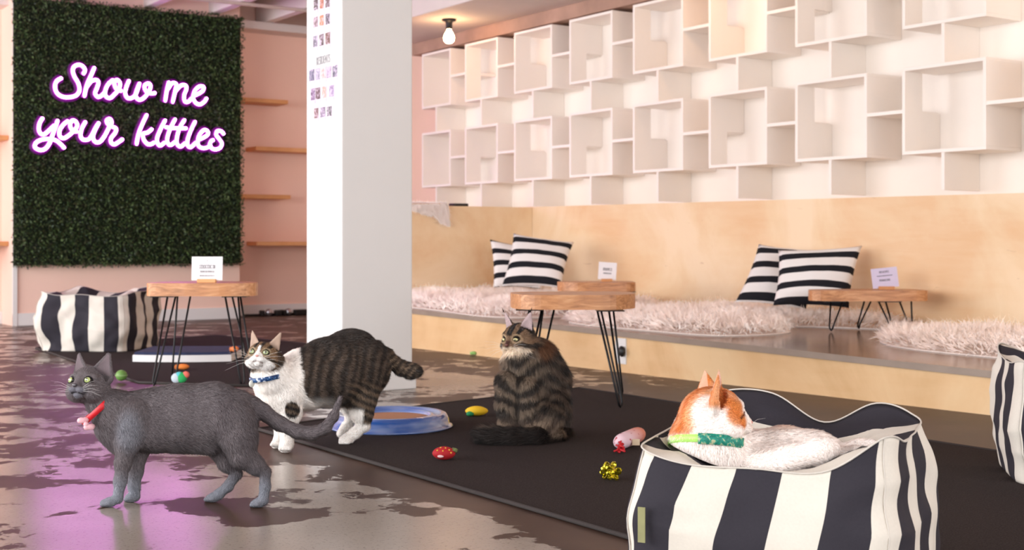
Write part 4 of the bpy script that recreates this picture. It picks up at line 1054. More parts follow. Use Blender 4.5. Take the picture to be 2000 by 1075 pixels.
# ---------------------------------------------------------------- grey cat
def grey_cat():
    S_=Sculpt(3.05,(105,-75,-1005),(690,75,-675),1.7)
    ax=((0,1,0),0.74)
    S_.chain([(194,782,-4,29),(222,806,-2,38),(246,822,0,50)],18,comb=(0.6,0,-0.6))
    S_.chain([(246,822,0,52),(300,822,0,58),(350,816,0,61),(420,812,0,60),(452,816,0,52)],16,fl=ax,comb=(1,0,-0.25))
    S_.rc((214,840,0),(236,862,0),25,26,16,comb=(0.2,0,-1))
    S_.rc((340,862,0),(410,868,0),16,17,14,fur=1.7,comb=(0.5,0,-0.8))
    # shoulders and front legs
    for d,pts in ((-1,[(262,812,-24,34),(250,862,-26,24),(240,905,-25,15),(235,940,-24,11),(230,973,-24,9.3)]),(1,[(272,835,22,30),(272,875,24,20),(264,920,24,14),(262,950,24,10.5),(263,968,24,9.5)])):
        S_.chain(pts,9,comb=(0.1,0,-1),fur=.75)
    S_.chain([(230,974,-24,9.5),(214,982,-25,9.3),(204,984,-26,8.5)],5,fur=.4,comb=(-1,0,-.3))
    for j in range(3): S_.rc((212,984,-33+j*8),(200,986,-33+j*8),4.6,4.2,2.5,fur=.3)
    S_.chain([(263,969,24,10),(256,973,22,9.5),(251,975,21,8)],5,fur=.4,comb=(-1,0,-.3))
    for j in range(3): S_.rc((254,975,14+j*8),(246,976.5,14+j*8),4.4,4,2.5,fur=.3)
    # hind legs
    S_.chain([(452,818,-20,44),(466,856,-26,36),(474,888,-26,26),(498,908,-26,17),(516,922,-26,11.5)],10,comb=(0.5,0,-1))
    S_.chain([(517,922,-26,11),(518,950,-26,10),(514,976,-26,9.5)],5,fur=.6,comb=(0,0,-1))
    S_.chain([(514,978,-26,9.5),(504,984,-27,9.5),(497,986,-28,8.5)],5,fur=.4)
    for j in range(3): S_.rc((503,986,-36+j*8),(492,987,-36+j*8),4.5,4.0,2.5,fur=.3)
    S_.chain([(440,830,20,40),(432,872,24,27),(443,902,24,17.5),(462,925,24,10.5)],9,comb=(0.5,0,-1))
    S_.chain([(461,926,24,10.5),(446,950,24,9.5),(427,966,24,9.5)],5,fur=.6)
    S_.chain([(427,967,24,9.5),(416,973,23,9),(409,975,22,8)],5,fur=.4)
    for j in range(3): S_.rc((415,975,15+j*8),(402,976.5,15+j*8),4.4,4,2.5,fur=.3)
    # tail
    S_.chain([(470,790,0,25),(492,795,-2,19),(512,804,-4,15),(545,827,-8,13),(580,843,-12,12.3),(608,847,-14,12),(634,838,-16,10.5),(651,815,-16,8),(664,780,-14,3.6)],7,fur=1.0)
    H=Head(S_,(174,755,-8),33,11,0,9.5); H.build(ear=6.4,er=3.6,fat=0.98,cheek=0.95,k=6,earw=1.4,muz=0.85,tipr=0.75)
    g1,g2,bl=lin3((98,90,92)),lin3((76,68,71)),lin3((132,136,146))
    def col(V,N):
        c=mixc(np.tile(g1,(len(V),1)),g2,sm(sn(V,0.06,3),-0.3,0.7)*0.6)
        leg=sm(-V[:,2],905,965)*0.75; c=mixc(c,bl,leg); c=mixc(c,bl,sm(34-np.hypot((V[:,0]-252)*0.9,(-V[:,2]-842)*0.6),0,22)*0.45)  # bluish light on lower legs and shoulder painted into the coat
        m,_=H.earmask(V,N); c=mixc(c,lin3((116,102,106)),m*0.9)
        r,f,u=H.local(V); mz=sm(f,3.0,4.6)*sm(-u,0.6,1.6)*sm(2.6-np.abs(r),0,1.0); c=mixc(c,lin3((112,112,122)),mz*0.7)
        for g in (-1,1):
            d=np.sqrt((r-g*2.02)**2+(f-3.55)**2+((u-0.5))**2); c=mixc(c,lin3((34,30,32)),sm(1.08-d,0,0.14))
        ml=sm(0.17-np.abs(u+2.15+0.16*np.abs(r)**1.5),0,0.1)*sm(f,3.2,4)*sm(2.3-np.abs(r),0,.4); c=mixc(c,lin3((40,34,38)),ml*0.9)
        return c
    def fm(P,N):
        m,t=H.earmask(P,N); r,f,u=H.local(P)
        e=np.ones(len(P))
        for g in (-1,1):
            d=np.sqrt((r-g*2.02)**2+(f-3.6)**2+(u-0.5)**2); e=np.minimum(e,sm(d,0.95,1.15))
        return e*(1-0.6*t)
    t=finish_cat('grey_cat','slim grey short-haired cat standing on the floor with a red collar and raised head',S_,col,1000,8.5,0.75,41,0.22,furmask=fm)
    for g in (-1,1): eyeball(H,S_,t,(g*2.02,3.66,0.5),0.80,(g*0.28-0.25,1,0.22),(168,182,112),0.85,0.17)
    nose(H,S_,t,(52,46,52),(0,5.42,-0.85),(0.60,0.36,0.40)); whiskers(H,S_,t,5.0,4,0.022)
    red=paint('red_collar',(196,20,34),0.5,0.15,60,0.1)
    band(H,S_,t,'collar',(191,-3,-801),(0.68,0.02,-0.74),38.5,37,11.5,3.0,red,ref=(1,0,1))
    # pink bow and bell at the throat
    bm=bmesh.new()
    def P3(x,y,d): return Vector(S_.world(np.array([[x,d,-y]],float))[0])
    pk=paint('pink_bow',(240,184,192),0.6,0.2,90,0.1)
    for (a,b,c_) in (((168,828,-38),(156,815,-42),(160,829,-44)),((170,831,-38),(179,838,-42),(172,840,-44))):
        q=[P3(*a),P3(*b),P3(*c_)]
        m=(q[0]+q[1]+q[2])/3
        blob(bm,(q[1]+q[0])/2,(0.011,0.006,0.0085),2,lambda n:0.75+0.5*abs(n.x))
    blob(bm,P3(168,829,-43),(0.006,0.006,0.006),2)
    o=put('bow',from_bm('bow',bm,True),pk,t); o.matrix_parent_inverse=Matrix.Translation(t.location).inverted()
    return t

# ---------------------------------------------------------------- tabby and white cat
def tab_cat():
    S_=Sculpt(3.87,(462,-130,-895),(835,185,-628),1.5)
    S_.chain([(524,712,-62,30),(532,735,-50,36),(548,752,-32,44)],16,comb=(0.5,0.2,-0.8),fur=1.2)
    S_.chain([(548,755,-30,47),(595,742,0,56),(640,728,28,63),(688,712,68,64),(712,722,82,52)],16,fl=((0.35,0.94,0),0.80),comb=(1,0.4,-0.35))
    S_.rc((640,765,25),(672,768,60),24,18,14,comb=(0.4,0,-1),fur=1.5)
    S_.rc((532,775,-38),(548,800,-30),24,20,14,comb=(0,0,-1),fur=1.3)
    # front legs
    S_.chain([(560,772,-48,28),(568,806,-40,20),(562,838,-36,14.5),(560,866,-36,12)],9,comb=(0,0,-1),fur=.8)
    S_.chain([(560,868,-38,13),(557,874,-44,12.5)],5,fur=.4,comb=(-.6,-.5,-.3))
    for j in range(4): S_.rc((549+j*6,874,-48),(547+j*6,877,-54),4.6,4.0,2.5,fur=.3)
    S_.chain([(548,790,0,20),(550,830,12,13),(546,862,14,11)],9,comb=(0,0,-1),fur=.8)
    S_.chain([(546,862,14,11.5),(541,868,8,11)],5,fur=.4,comb=(-.6,-.5,-.3))
    for j in range(4): S_.rc((533+j*5,867,4),(531+j*5,869,-1),4.2,3.8,2.5,fur=.3)
    # hind legs
    S_.chain([(706,738,62,44),(704,776,52,31),(707,806,50,20),(711,830,52,12)],10,comb=(0.1,0,-1))
    S_.chain([(709,831,52,11.5),(694,846,48,10.5),(680,857,44,10.5)],6,fur=.6,comb=(-.6,0,-.6))
    S_.chain([(680,858,44,11),(672,861,38,10.5)],5,fur=.4)
    for j in range(4): S_.rc((668+j*5,862,36-j),(665+j*5,865,31-j),4.4,4.0,2.5,fur=.3)
    S_.chain([(690,755,110,34),(680,790,110,18),(688,815,112,11),(676,836,112,9),(668,846,104,9.5)],8,fur=.7)
    # tail
    S_.chain([(732,690,88,24),(750,696,88,16),(764,707,82,13.5),(782,718,76,13),(800,724,72,13.5),(810,725,70,12)],7,comb=None,fur=1.4)
    H=Head(S_,(513,697,-78),17,11,-4,7.0); H.build(ear=7.0,er=4.2,fat=1.08,cheek=1.02,k=6,earw=1.05,tipr=0.4,muz=0.95)
    W,Dk,Md,Tn=lin3((238,232,226)),lin3((46,38,33)),lin3((84,70,60)),lin3((138,116,96))
    def col(V,N):
        x,d,z=V[:,0],V[:,1],-V[:,2]; n=len(V)
        warp=sn(V,0.05,5)*1.3
        st=np.sin((x*0.27+z*0.05+d*0.08)+warp*2.6+1.3*np.sin(z*0.045))+0.55*sn(V*np.array([1,1,0.35]),0.55,77)
        tab=mixc(np.tile(Md,(n,1)),Dk,sm(st,-0.6,0.45)); tab=mixc(tab,Dk*0.8,sm(sn(V*np.array([1,1,0.3]),0.8,78),0.1,0.8)*0.5); tab=mixc(tab,Dk,sm(690-z,-10,25)*0.85)
        c=tab
        # bands on the thigh run across
        th=sm(x,668,690)*sm(z,735,765); st2=np.sin(z*0.42-x*0.16+warp)
        c=mixc(c,mixc(np.tile(Tn*0.8,(n,1)),Dk,sm(st2,-0.3,0.2)),th*0.8)
        tl=sm(x,752,760); st3=np.sin(x*0.45+z*0.35); c=mixc(c,mixc(np.tile(Tn*0.7,(n,1)),Dk,sm(st3,-0.5,0.1)),tl); c=mixc(c,Dk*0.6,sm(x,806,814))
        # white bib, shoulder, legs
        edge=584+(z-690)*0.10+sn(V,0.15,8)*3+sm(z,760,800)*22
        wh=sm(edge-x,-1.5,1.5)*sm(z,672+np.clip(x-560,0,40)*0.25,676+np.clip(x-560,0,40)*0.25)
        wh=np.maximum(wh,sm(z,790+sn(V,0.1,9)*3,798)*sm(650-x,0,10)); wh=np.maximum(wh,sm(z,793,800)*sm(x,655,660)*sm(712-(z-800)*0.05-x,-2,6)); wh=np.maximum(wh,sm(z,822,830))
        wh=np.maximum(wh,sm(z,770,800)*sm(662-x,0,20)*0.9)
        c=mixc(c,W,np.clip(wh,0,1))
        pt=np.hypot((x-571)/15,(z-799)/17); c=mixc(c,mixc(np.tile(Dk*0.5,(n,1)),Tn,sm(st2,0.2,0.9)*0.6),sm(1.05-pt,0,0.12)*sm(-N[:,1],-0.2,0.2))
        # head
        r,f,u=H.local(V); hm=sm(5.6-np.sqrt(r*r*0.8+(f*0.82-0.3)**2+np.minimum(u,0)**2*1.15),0,0.5)*sm(u,-4.6,-3.6)*(f>-5.6)
        hw=np.sqrt(r*r+(u-1.5)**2)
        hs=np.sin(r*2.9+np.sign(r)*0.5+0.6*np.sin(u*1.5)); hb=mixc(np.tile(lin3((126,100,76)),(n,1)),Dk,sm(hs,-0.1,0.5)*sm(u,0.6,1.8))
        ch=np.sin(u*2.6+np.abs(r)*1.1+f*0.4); hb=mixc(hb,Dk,sm(ch,0.25,0.8)*sm(1.0-u,0,0.6)*sm(np.abs(r),2.0,2.8)*0.9)
        hb=mixc(hb,Dk*1.1,sm(-f,-1.2,0.6)*0.75)
        bl=0.42+0.95*sm(0.9-u,0,1.4)+1.2*sm(-0.4-u,0,1.3); wf=sm(bl-np.abs(r),-0.1,0.18)*sm(2.7-u,0,0.5)*sm(f,2.0,2.8)
        wf=np.maximum(wf,sm(-1.9-u+0.18*f-0.25*np.abs(r)+0.5,-0.1,0.3)*sm(f,0.6,1.4))
        hb=mixc(hb,lin3((240,236,232)),np.clip(wf,0,1)); c=mixc(c,hb,hm)
        m,tp=H.earmask(V,N); c=mixc(c,lin3((196,168,150)),m*0.9); 
        et=tp*(1-m)*sm(u,3.4,4.2); c=mixc(c,lin3((150,122,98)),et*0.8)
        for g in (-1,1):
            q=np.sqrt((r-g*1.98)**2+(f-3.55)**2+(u-0.5)**2); c=mixc(c,lin3((170,150,122)),sm(1.55-q,0,0.3)*(1-wf.clip(0,1))*0.7); c=mixc(c,lin3((24,20,18)),sm(1.10-q,0,0.12))
        ml=sm(0.15-np.abs(u+2.15+0.18*np.abs(r)**1.5),0,0.08)*sm(f,3.2,4)*sm(1.9-np.abs(r),0,.4); c=mixc(c,lin3((120,84,80)),ml*0.8)
        return c
    def fm(P,N):
        m,t=H.earmask(P,N); r,f,u=H.local(P); e=np.ones(len(P))
        for g in (-1,1):
            q=np.sqrt((r-g*1.98)**2+(f-3.55)**2+(u-0.5)**2); e=np.minimum(e,sm(q,0.98,1.2))
        return e*(1-0.6*t)
    t=finish_cat('tabby_white_cat','brown tabby and white cat in a blue patterned collar walking beside the blue scratcher toy',S_,col,1000,8.0,0.85,42,0.25,clampz=lambda W_:np.where(W_[:,0]>1.69,0.0078,0.0012),base=0.0005,furmask=fm)
    for g in (-1,1): eyeball(H,S_,t,(g*1.98,3.60,0.5),0.88,(g*0.2-0.1,1,0.15),(176,186,140),0.80,0.22)
    nose(H,S_,t,(206,150,142),(0,5.40,-0.85),(0.55,0.34,0.36)); whiskers(H,S_,t,7.5,5,0.03)
    m=NT('blue_patterned_collar'); n1=m.noise(m.coord(),130,2,0.6,0.5)
    m.set(m.ramp(n1,[(0.40,rgb(14,50,96)),(0.50,rgb(22,84,140)),(0.60,rgb(220,226,236))],'CONSTANT'),0.5)
    band(H,S_,t,'collar',(519,-72,-738),(0.16,0.10,-0.95),29,29,9,3,m.m,ref=(1,0,0.16))
    bm=bmesh.new(); p=Vector(S_.world(np.array([[492,-88,-750]],float))[0]); blob(bm,p,(0.009,0.005,0.011),2)
    o=put('collar_tag',from_bm('collar_tag',bm,True),glossy_plain('tag_white',(206,206,196),0.3),t); o.matrix_parent_inverse=Matrix.Translation(t.location).inverted()
    return t
# ---------------------------------------------------------------- sitting long-haired tabby
def coon_cat():
    S_=Sculpt(4.05,(915,-115,-890),(1135,105,-595),1.45)
    S_.chain([(1016,676,8,30),(1034,704,14,45),(1045,742,26,55),(1046,786,30,62),(1052,812,34,58)],14,comb=(0,0,-1),fur=2.0)
    S_.rc((1014,702,-14),(1018,722,-14),30,28,12,comb=(0,-0.3,-1),fur=2.6)
    S_.rc((1058,700,28),(1078,740,36),28,32,12,comb=(0.4,0,-1),fur=2.2)
    S_.chain([(992,748,-30,24),(990,790,-38,20),(992,828,-42,16),(992,852,-46,14)],9,comb=(0,0,-1),fur=1.3)
    S_.chain([(1026,756,-34,24),(1028,800,-40,19),(1029,834,-44,15),(1029,854,-48,13.5)],9,comb=(0,0,-1),fur=1.3)
    S_.chain([(1075,790,0,36),(1068,812,-26,30),(1060,838,-42,22),(1056,852,-46,16)],10,comb=(-0.3,-0.2,-1),fur=1.6)
    S_.chain([(992,856,-50,14),(988,858,-56,12)],5,fur=.6); S_.chain([(1029,856,-52,13),(1026,858,-58,12)],5,fur=.6)
    S_.chain([(1098,846,20,14),(1082,856,-28,18),(1050,856,-66,19),(1010,858,-76,19),(972,856,-78,17),(950,852,-76,13),(942,849,-74,8)],8,fur=2.6)
    H=Head(S_,(1013,662,-4),38,-9,0,7.3); H.build(ear=7.5,er=4.7,fat=1.05,cheek=1.05,k=6,earw=1.15,tipr=0.12,muz=1.02)
    Dk,Md,Tn,Or=lin3((32,27,25)),lin3((86,71,61)),lin3((150,130,112)),lin3((104,68,44))
    def col(V,N):
        x,d,z=V[:,0],V[:,1],-V[:,2]; n=len(V); warp=sn(V,0.07,15)*1.4
        st=np.sin(z*0.20+np.abs(x-1012)*0.10+warp*2.4)+0.8*sn(V*np.array([1,1,0.4]),0.42,79)
        c=mixc(np.tile(Tn*0.56,(n,1)),Dk,sm(st,-0.7,0.5)*0.92)
        side=sm(x+(z-700)*0.08,1046,1078); c=mixc(c,mixc(np.tile(Md*0.8,(n,1)),Dk,sm(np.sin(z*0.26-x*0.14+warp*2),-0.3,0.3)),side*0.8)
        c=mixc(c,Or,sm(22-np.hypot((x-1062),(z-676)*0.8),0,14)*0.8)
        c=mixc(c,Dk,sm(9-np.abs(x-1010+0.05*(z-800)),0,7)*sm(z,745,790)*0.8); c=mixc(c,Dk,sm(8-np.abs(x-1046),0,6)*sm(z,775,810)*0.8)  # shade in the gaps between the legs painted dark
        leg=sm(z,800,830)*sm(-d,10,30); c=mixc(c,mixc(np.tile(Tn*0.9,(n,1)),Md,sm(st,0,0.6)),leg*0.75)
        tl=sm(-d,54,64)*sm(z,832,842); tl=np.maximum(tl,sm(z,848,858)*(x>1070)); tl=np.maximum(tl,sm(z,838,845)*sm(972-x,0,10)); c=mixc(c,lin3((30,24,22)),tl)
        r,f,u=H.local(V); hm=sm(5.6-np.sqrt(r*r*0.8+(f*0.82-0.3)**2+np.minimum(u,0)**2*1.1),0,0.5)*(u>-4.6)
        hb=np.tile(lin3((112,88,68)),(n,1)); hs=np.sin(np.abs(r)*3.2+0.4+0.5*np.sin(u*2)); hb=mixc(hb,Dk,sm(hs,-0.2,0.4)*sm(u,0.9,1.8))
        hb=mixc(hb,Dk,sm(-f,-1.5,0.8)*sm(u,-0.6,0.6)*0.85)
        ch=np.sin(u*2.4+np.abs(r)*1.2); hb=mixc(hb,Dk,sm(ch,0.2,0.6)*sm(0.5-u,0,0.5)*sm(np.abs(r),1.9,2.5)*0.9)
        hb=mixc(hb,lin3((205,186,164)),sm(-2.2-u+0.2*f,0,0.7)*sm(f,1.2,2.2))
        hb=mixc(hb,lin3((70,44,38)),sm(0.8-np.abs(r),0,0.3)*sm(f,4.2,4.8)*sm(0.4-u,0,0.4)*sm(u,-1.8,-1.2))
        c=mixc(c,hb,hm)
        m,tp=H.earmask(V,N); c=mixc(c,Dk,tp*(1-m)*sm(u,3,3.8)*0.7); c=mixc(c,lin3((200,176,176)),m*0.9)
        for g in (-1,1):
            q=np.sqrt((r-g*2.0)**2+(f-3.55)**2+((u-0.45)*1.15)**2); c=mixc(c,lin3((172,146,116)),sm(1.7-q,0,0.3)*0.6); c=mixc(c,lin3((22,18,16)),sm(1.12-q,0,0.12))
        return c
    def fm(P,N):
        m,t=H.earmask(P,N); r,f,u=H.local(P); e=np.ones(len(P))
        for g in (-1,1):
            q=np.sqrt((r-g*2.0)**2+(f-3.55)**2+((u-0.45))**2); e=np.minimum(e,sm(q,0.9,1.2))
        return e*(1-0.45*t)
    t=finish_cat('longhaired_tabby_cat','long-haired brown tabby cat sitting upright on the dark rug, tail wrapped round its paws',S_,col,1150,8.5,0.95,43,0.32,clampz=0.0080,base=0.0075,furmask=fm)
    for g in (-1,1): eyeball(H,S_,t,(g*2.0,3.55,0.42),0.88,(g*0.25-0.2,1,-0.15),(206,196,140),0.55,0.22)
    nose(H,S_,t,(96,52,44),(0,5.40,-0.9),(0.52,0.34,0.34)); whiskers(H,S_,t,6.5,5,0.026)
    # ear tufts
    bm=bmesh.new()
    for (B,T,n_) in H.ears:
        w=[Vector(p) for p in S_.world(np.array([T-(T-B)*0.08,T+(T-B)*0.10,T+(T-B)*0.2]))]
        tube(bm,w,[0.0022,0.0012,0.0002],5)
    o=put('ear_tufts',from_bm('ear_tufts',bm,True),glossy_plain('dark_tuft',(30,24,22),0.8),t); o.matrix_parent_inverse=Matrix.Translation(t.location).inverted()
    return t
# ================================================================ STRIPED BEAN BAGS
M['bag']=stripe_mat('cream_charcoal_canvas',rgb(222,214,202),rgb(46,43,50),0.146,0.5,0.0,0,0.8)
def bag_geo(half,rim,sink,seed,bulge=0.07,pw=7.0,wr=0.004,floor=0.0075,seat=(0,0),cb=None):
    cb=float(np.mean(rim)) if cb is None else cb
    """rim: list of heights at equally spaced bearings from the front-left corner anticlockwise seen from above: FL, front.., FR, right.., BR, back.., BL, left.."""
    n=len(rim)
    def per(x,y):
        m=max(abs(x),abs(y))+1e-9; a,b=x/m,y/m
        if b<=-0.9999999: t=(a+1)/2
        elif a>=0.9999999: t=1+(b+1)/2
        elif b>=0.9999999: t=2+(1-a)/2
        else: t=3+(1-b)/2
        return t%4
    def rimh(t):
        q=t/4*n; i=int(q)%n; f=q-int(q); p0,p1,p2,p3=rim[i-1],rim[i],rim[(i+1)%n],rim[(i+2)%n]
        return 0.5*((2*p1)+(p2-p0)*f+(2*p0-5*p1+4*p2-p3)*f*f+(3*p1-p0-3*p2+p3)*f**3)
    def sq(x,y):
        m=max(abs(x),abs(y)); 
        if m<1e-6: return x,y
        k=m/((abs(x)**pw+abs(y)**pw)**(1/pw)); return x*k,y*k
    def toph(x,y):
        m=max(abs(x),abs(y)); t=per(x,y); base=rimh(t)*m*m+cb*(1-m*m)
        e=math.hypot((x-seat[0])/0.95,(y-seat[1])/0.93)
        return base-sink*(1-min(1,e)**3.2)**1.0*(1-0.0)
    return per,rimh,sq,toph
def bag(lab,c,phi,half,rim,sink,seed,topaxis='y',offs=0.0,h_wr=0.005,tagpos=None,seat=(0,0),grp='cream and charcoal striped bean bags',topoff=0.0,rin=None,cbase=None,shear=0.0,uvs_=0.0,us=1.0):
    per,rimh,sq,toph=bag_geo(half,rim,sink,seed,seat=seat,cb=cbase)
    t=thing('bean_bag',lab,'bean bag',c,math.atan2(RT[1],RT[0])-phi,grp)
    def ri(tt):
        if rin is None: return 1.0
        q=tt/4*len(rin); i=int(q)%len(rin); f=q-int(q); f=f*f*(3-2*f); return rin[i]*(1-f)+rin[(i+1)%len(rin)]*f
    NN=44; bm=bmesh.new(); uvL={}
    def wr(p,a):
        q=Vector((p.x/half,p.y/half,p.z/half))
        n1=noise.noise(q*1.6+Vector((seed,0,0)))*1.0+noise.noise(q*3.8+Vector((0,seed,0)))*0.45
        fold=abs(noise.noise(Vector((q.x*1.2+q.z*0.8+seed,q.y*1.2,q.z*2.6))))*-0.9
        return (n1+fold)*a
    faces=[]; verts=[]; uvs=[]; vert_ids={}
    def P(face,i,j):
        a=2*i/NN-1; b=2*j/NN-1
        if face=='top': x,y,z=a,b,1
        elif face=='bot': x,y,z=a,b,-1
        elif face=='f': x,y,z=a,-1,b
        elif face=='r': x,y,z=1,a,b
        elif face=='b': x,y,z=-a,1,b
        else: x,y,z=-1,-a,b
        xs,ys=sq(x,y); tt=per(x,y)
        if face=='top':
            ins=0.955+0.045*0; m_=max(abs(x),abs(y)); R_=1-(1-ri(tt))*m_**3; X=xs*half*0.985*R_; Y=ys*half*0.985*R_; Z=toph(x,y)
            Z-=0.010*max(0,(max(abs(x),abs(y))-0.9)/0.1)**2*0
        elif face=='bot': X=xs*half*0.97; Y=ys*half*0.97; Z=0.0
        else:
            zz=(z+1)/2; s=((0.97+0.015*zz)+0.10*(1-z*z)*(1-0.25*zz))*(1-(1-ri(tt))*zz**1.6); X=xs*half*s; Y=ys*half*s; Z=rimh(tt)*zz
        p=Vector((X,Y,Z))
        if face!='bot':
            am=h_wr*(1.0 if face=='top' else 1-abs(z)**6) * (1 if face!='top' else (1-max(abs(x),abs(y))**8))
            w=wr(p,am*1.6)
            nrm=Vector((0,0,1)) if face=='top' else Vector((xs,ys,0)).normalized()
            p=p+nrm*w
        p.z=max(p.z,0.0); p.x+=shear*(p.z-0.28)
        # fabric coordinates
        if face=='top': u=(b if topaxis=='y' else a)*half+topoff; v=(a if topaxis=='y' else b)*half
        elif face=='bot': u=a*half; v=b*half
        else: u=(tt*2-1)*half; v=z*half
        if face in ('f','r','b','l'): u-=0
        return p,(u+offs,v)
    for face in ('top','bot','f','r','b','l'):
        g=[[None]*(NN+1) for _ in range(NN+1)]
        for i in range(NN+1):
            for j in range(NN+1):
                p,uv=P(face,i,j)
                if face in 'frbl' and len(face)==1:
                    k={'f':0,'r':1,'b':2,'l':3}[face]; uv=((( (k+i/NN)*2-1)*half)+offs-uvs_*(p.z-0.2)*(1 if face in 'fr' else 0),uv[1])
                g[i][j]=(len(verts),); verts.append(p); uvs.append((uv[0]*us,uv[1]))
        for i in range(NN):
            for j in range(NN):
                q=(g[i][j][0],g[i+1][j][0],g[i+1][j+1][0],g[i][j+1][0]); faces.append(q if face!='bot' else q[::-1])
    me=mesh_from('bag',verts,faces,True); uvl=me.uv_layers.new(name='uv'); fl=np.array([uvs[l.vertex_index] for l in me.loops],np.float32); uvl.data.foreach_set('uv',fl.ravel())
    b=bmesh.new(); b.from_mesh(me); bmesh.ops.remove_doubles(b,verts=b.verts,dist=0.0008); b.to_mesh(me); b.free()
    o=put('bag_cover',me,M['bag'],t)
    # piping along the rim and down the corners
    bm=bmesh.new(); pts=[]
    for k in range(160):
        tt=k/40.0; e=int(tt); f=tt-e
        x,y=[(2*f-1,-1),(1,2*f-1),(1-2*f,1),(-1,1-2*f)][e]; xs,ys=sq(x,y); pts.append(Vector((shear*(rimh(tt)-0.28)+xs*half*0.988*ri(tt),ys*half*0.988*ri(tt),rimh(tt)+0.0015)))
    tube(bm,pts,0.0015,6,True)
    obj('rim_piping',bm,M['piping'],t,True)
    for (x,y) in ((1,-1),(-1,-1),(1,1),(-1,1)):
        bm=bmesh.new(); pts=[]
        for k in range(18):
            z=2*k/17-1; xs,ys=sq(x,y); zz=(z+1)/2; s=((0.97+0.015*zz)+0.10*(1-z*z)*(1-0.25*zz)+0.004)*(1-(1-ri(per(x,y)))*zz**1.6); p=Vector((xs*half*s,ys*half*s,max(0.003,rimh(per(x,y))*zz)))
            w=wr(Vector((xs*half*s,ys*half*s,p.z)),h_wr*1.6*(1-abs(z)**6)); p+=Vector((xs,ys,0)).normalized()*w; p.x+=shear*(p.z-0.28); pts.append(p)
        tube(bm,pts,0.0014,6); obj('corner_seam',bm,M['piping'],t,True)
    if tagpos:
        x,z=tagpos; s=1.06; bm=box(x*half,-half*s-0.010,z,x*half+0.012,-half*s-0.008,z+0.055); obj('fabric_tag',bm,paint('olive_tag',(140,138,96),0.8,0.1,40,0),t)
    return t,per,rimh,sq,toph
M['piping']=paint('cream_piping',(206,198,188),0.8,0.05,60,0)
PH1=math.radians(28); H1=0.211
RIM1=[0.262,0.247,0.249,0.252,0.306,0.290,0.288,0.290,0.298,0.312,0.272,0.318,0.320,0.300,0.280,0.268]
RIN1=[1.0,1.0,1.0,1.0,0.99,0.96,0.92,0.88,0.85,0.88,0.92,0.95,0.96,0.97,0.98,1.0]
cb1=camloc(1551,2.2,0.0075)
B1,per1,rimh1,sq1,toph1=bag('large striped bean bag in front with an orange and white cat lying on it',cb1,PH1,H1,RIM1,0.038,3,'y',0.211-0.028+0.0365*0,0.008,(-0.86,0.125),seat=(-0.12,-0.08),topoff=-0.322,rin=RIN1,cbase=0.262,shear=0.05,uvs_=0.17)
bag('striped bean bag at the left by the pink wall, below the hedge panel',camloc(197,7.52,0.0075),math.radians(8),0.262,[0.325,0.305,0.31,0.30,0.305,0.32,0.32,0.32,0.345,0.33,0.30,0.31,0.34,0.32,0.31,0.315],0.07,8,'x',0.03,0.020,us=0.86)
bag('striped bean bag cut off by the right picture edge',camloc(2122,3.40,0.0075),math.radians(12),0.20,[0.30,0.275,0.27,0.28,0.30,0.29,0.29,0.29,0.31,0.29,0.29,0.29,0.32,0.30,0.29,0.29],0.05,14,'y',0.045,0.008)
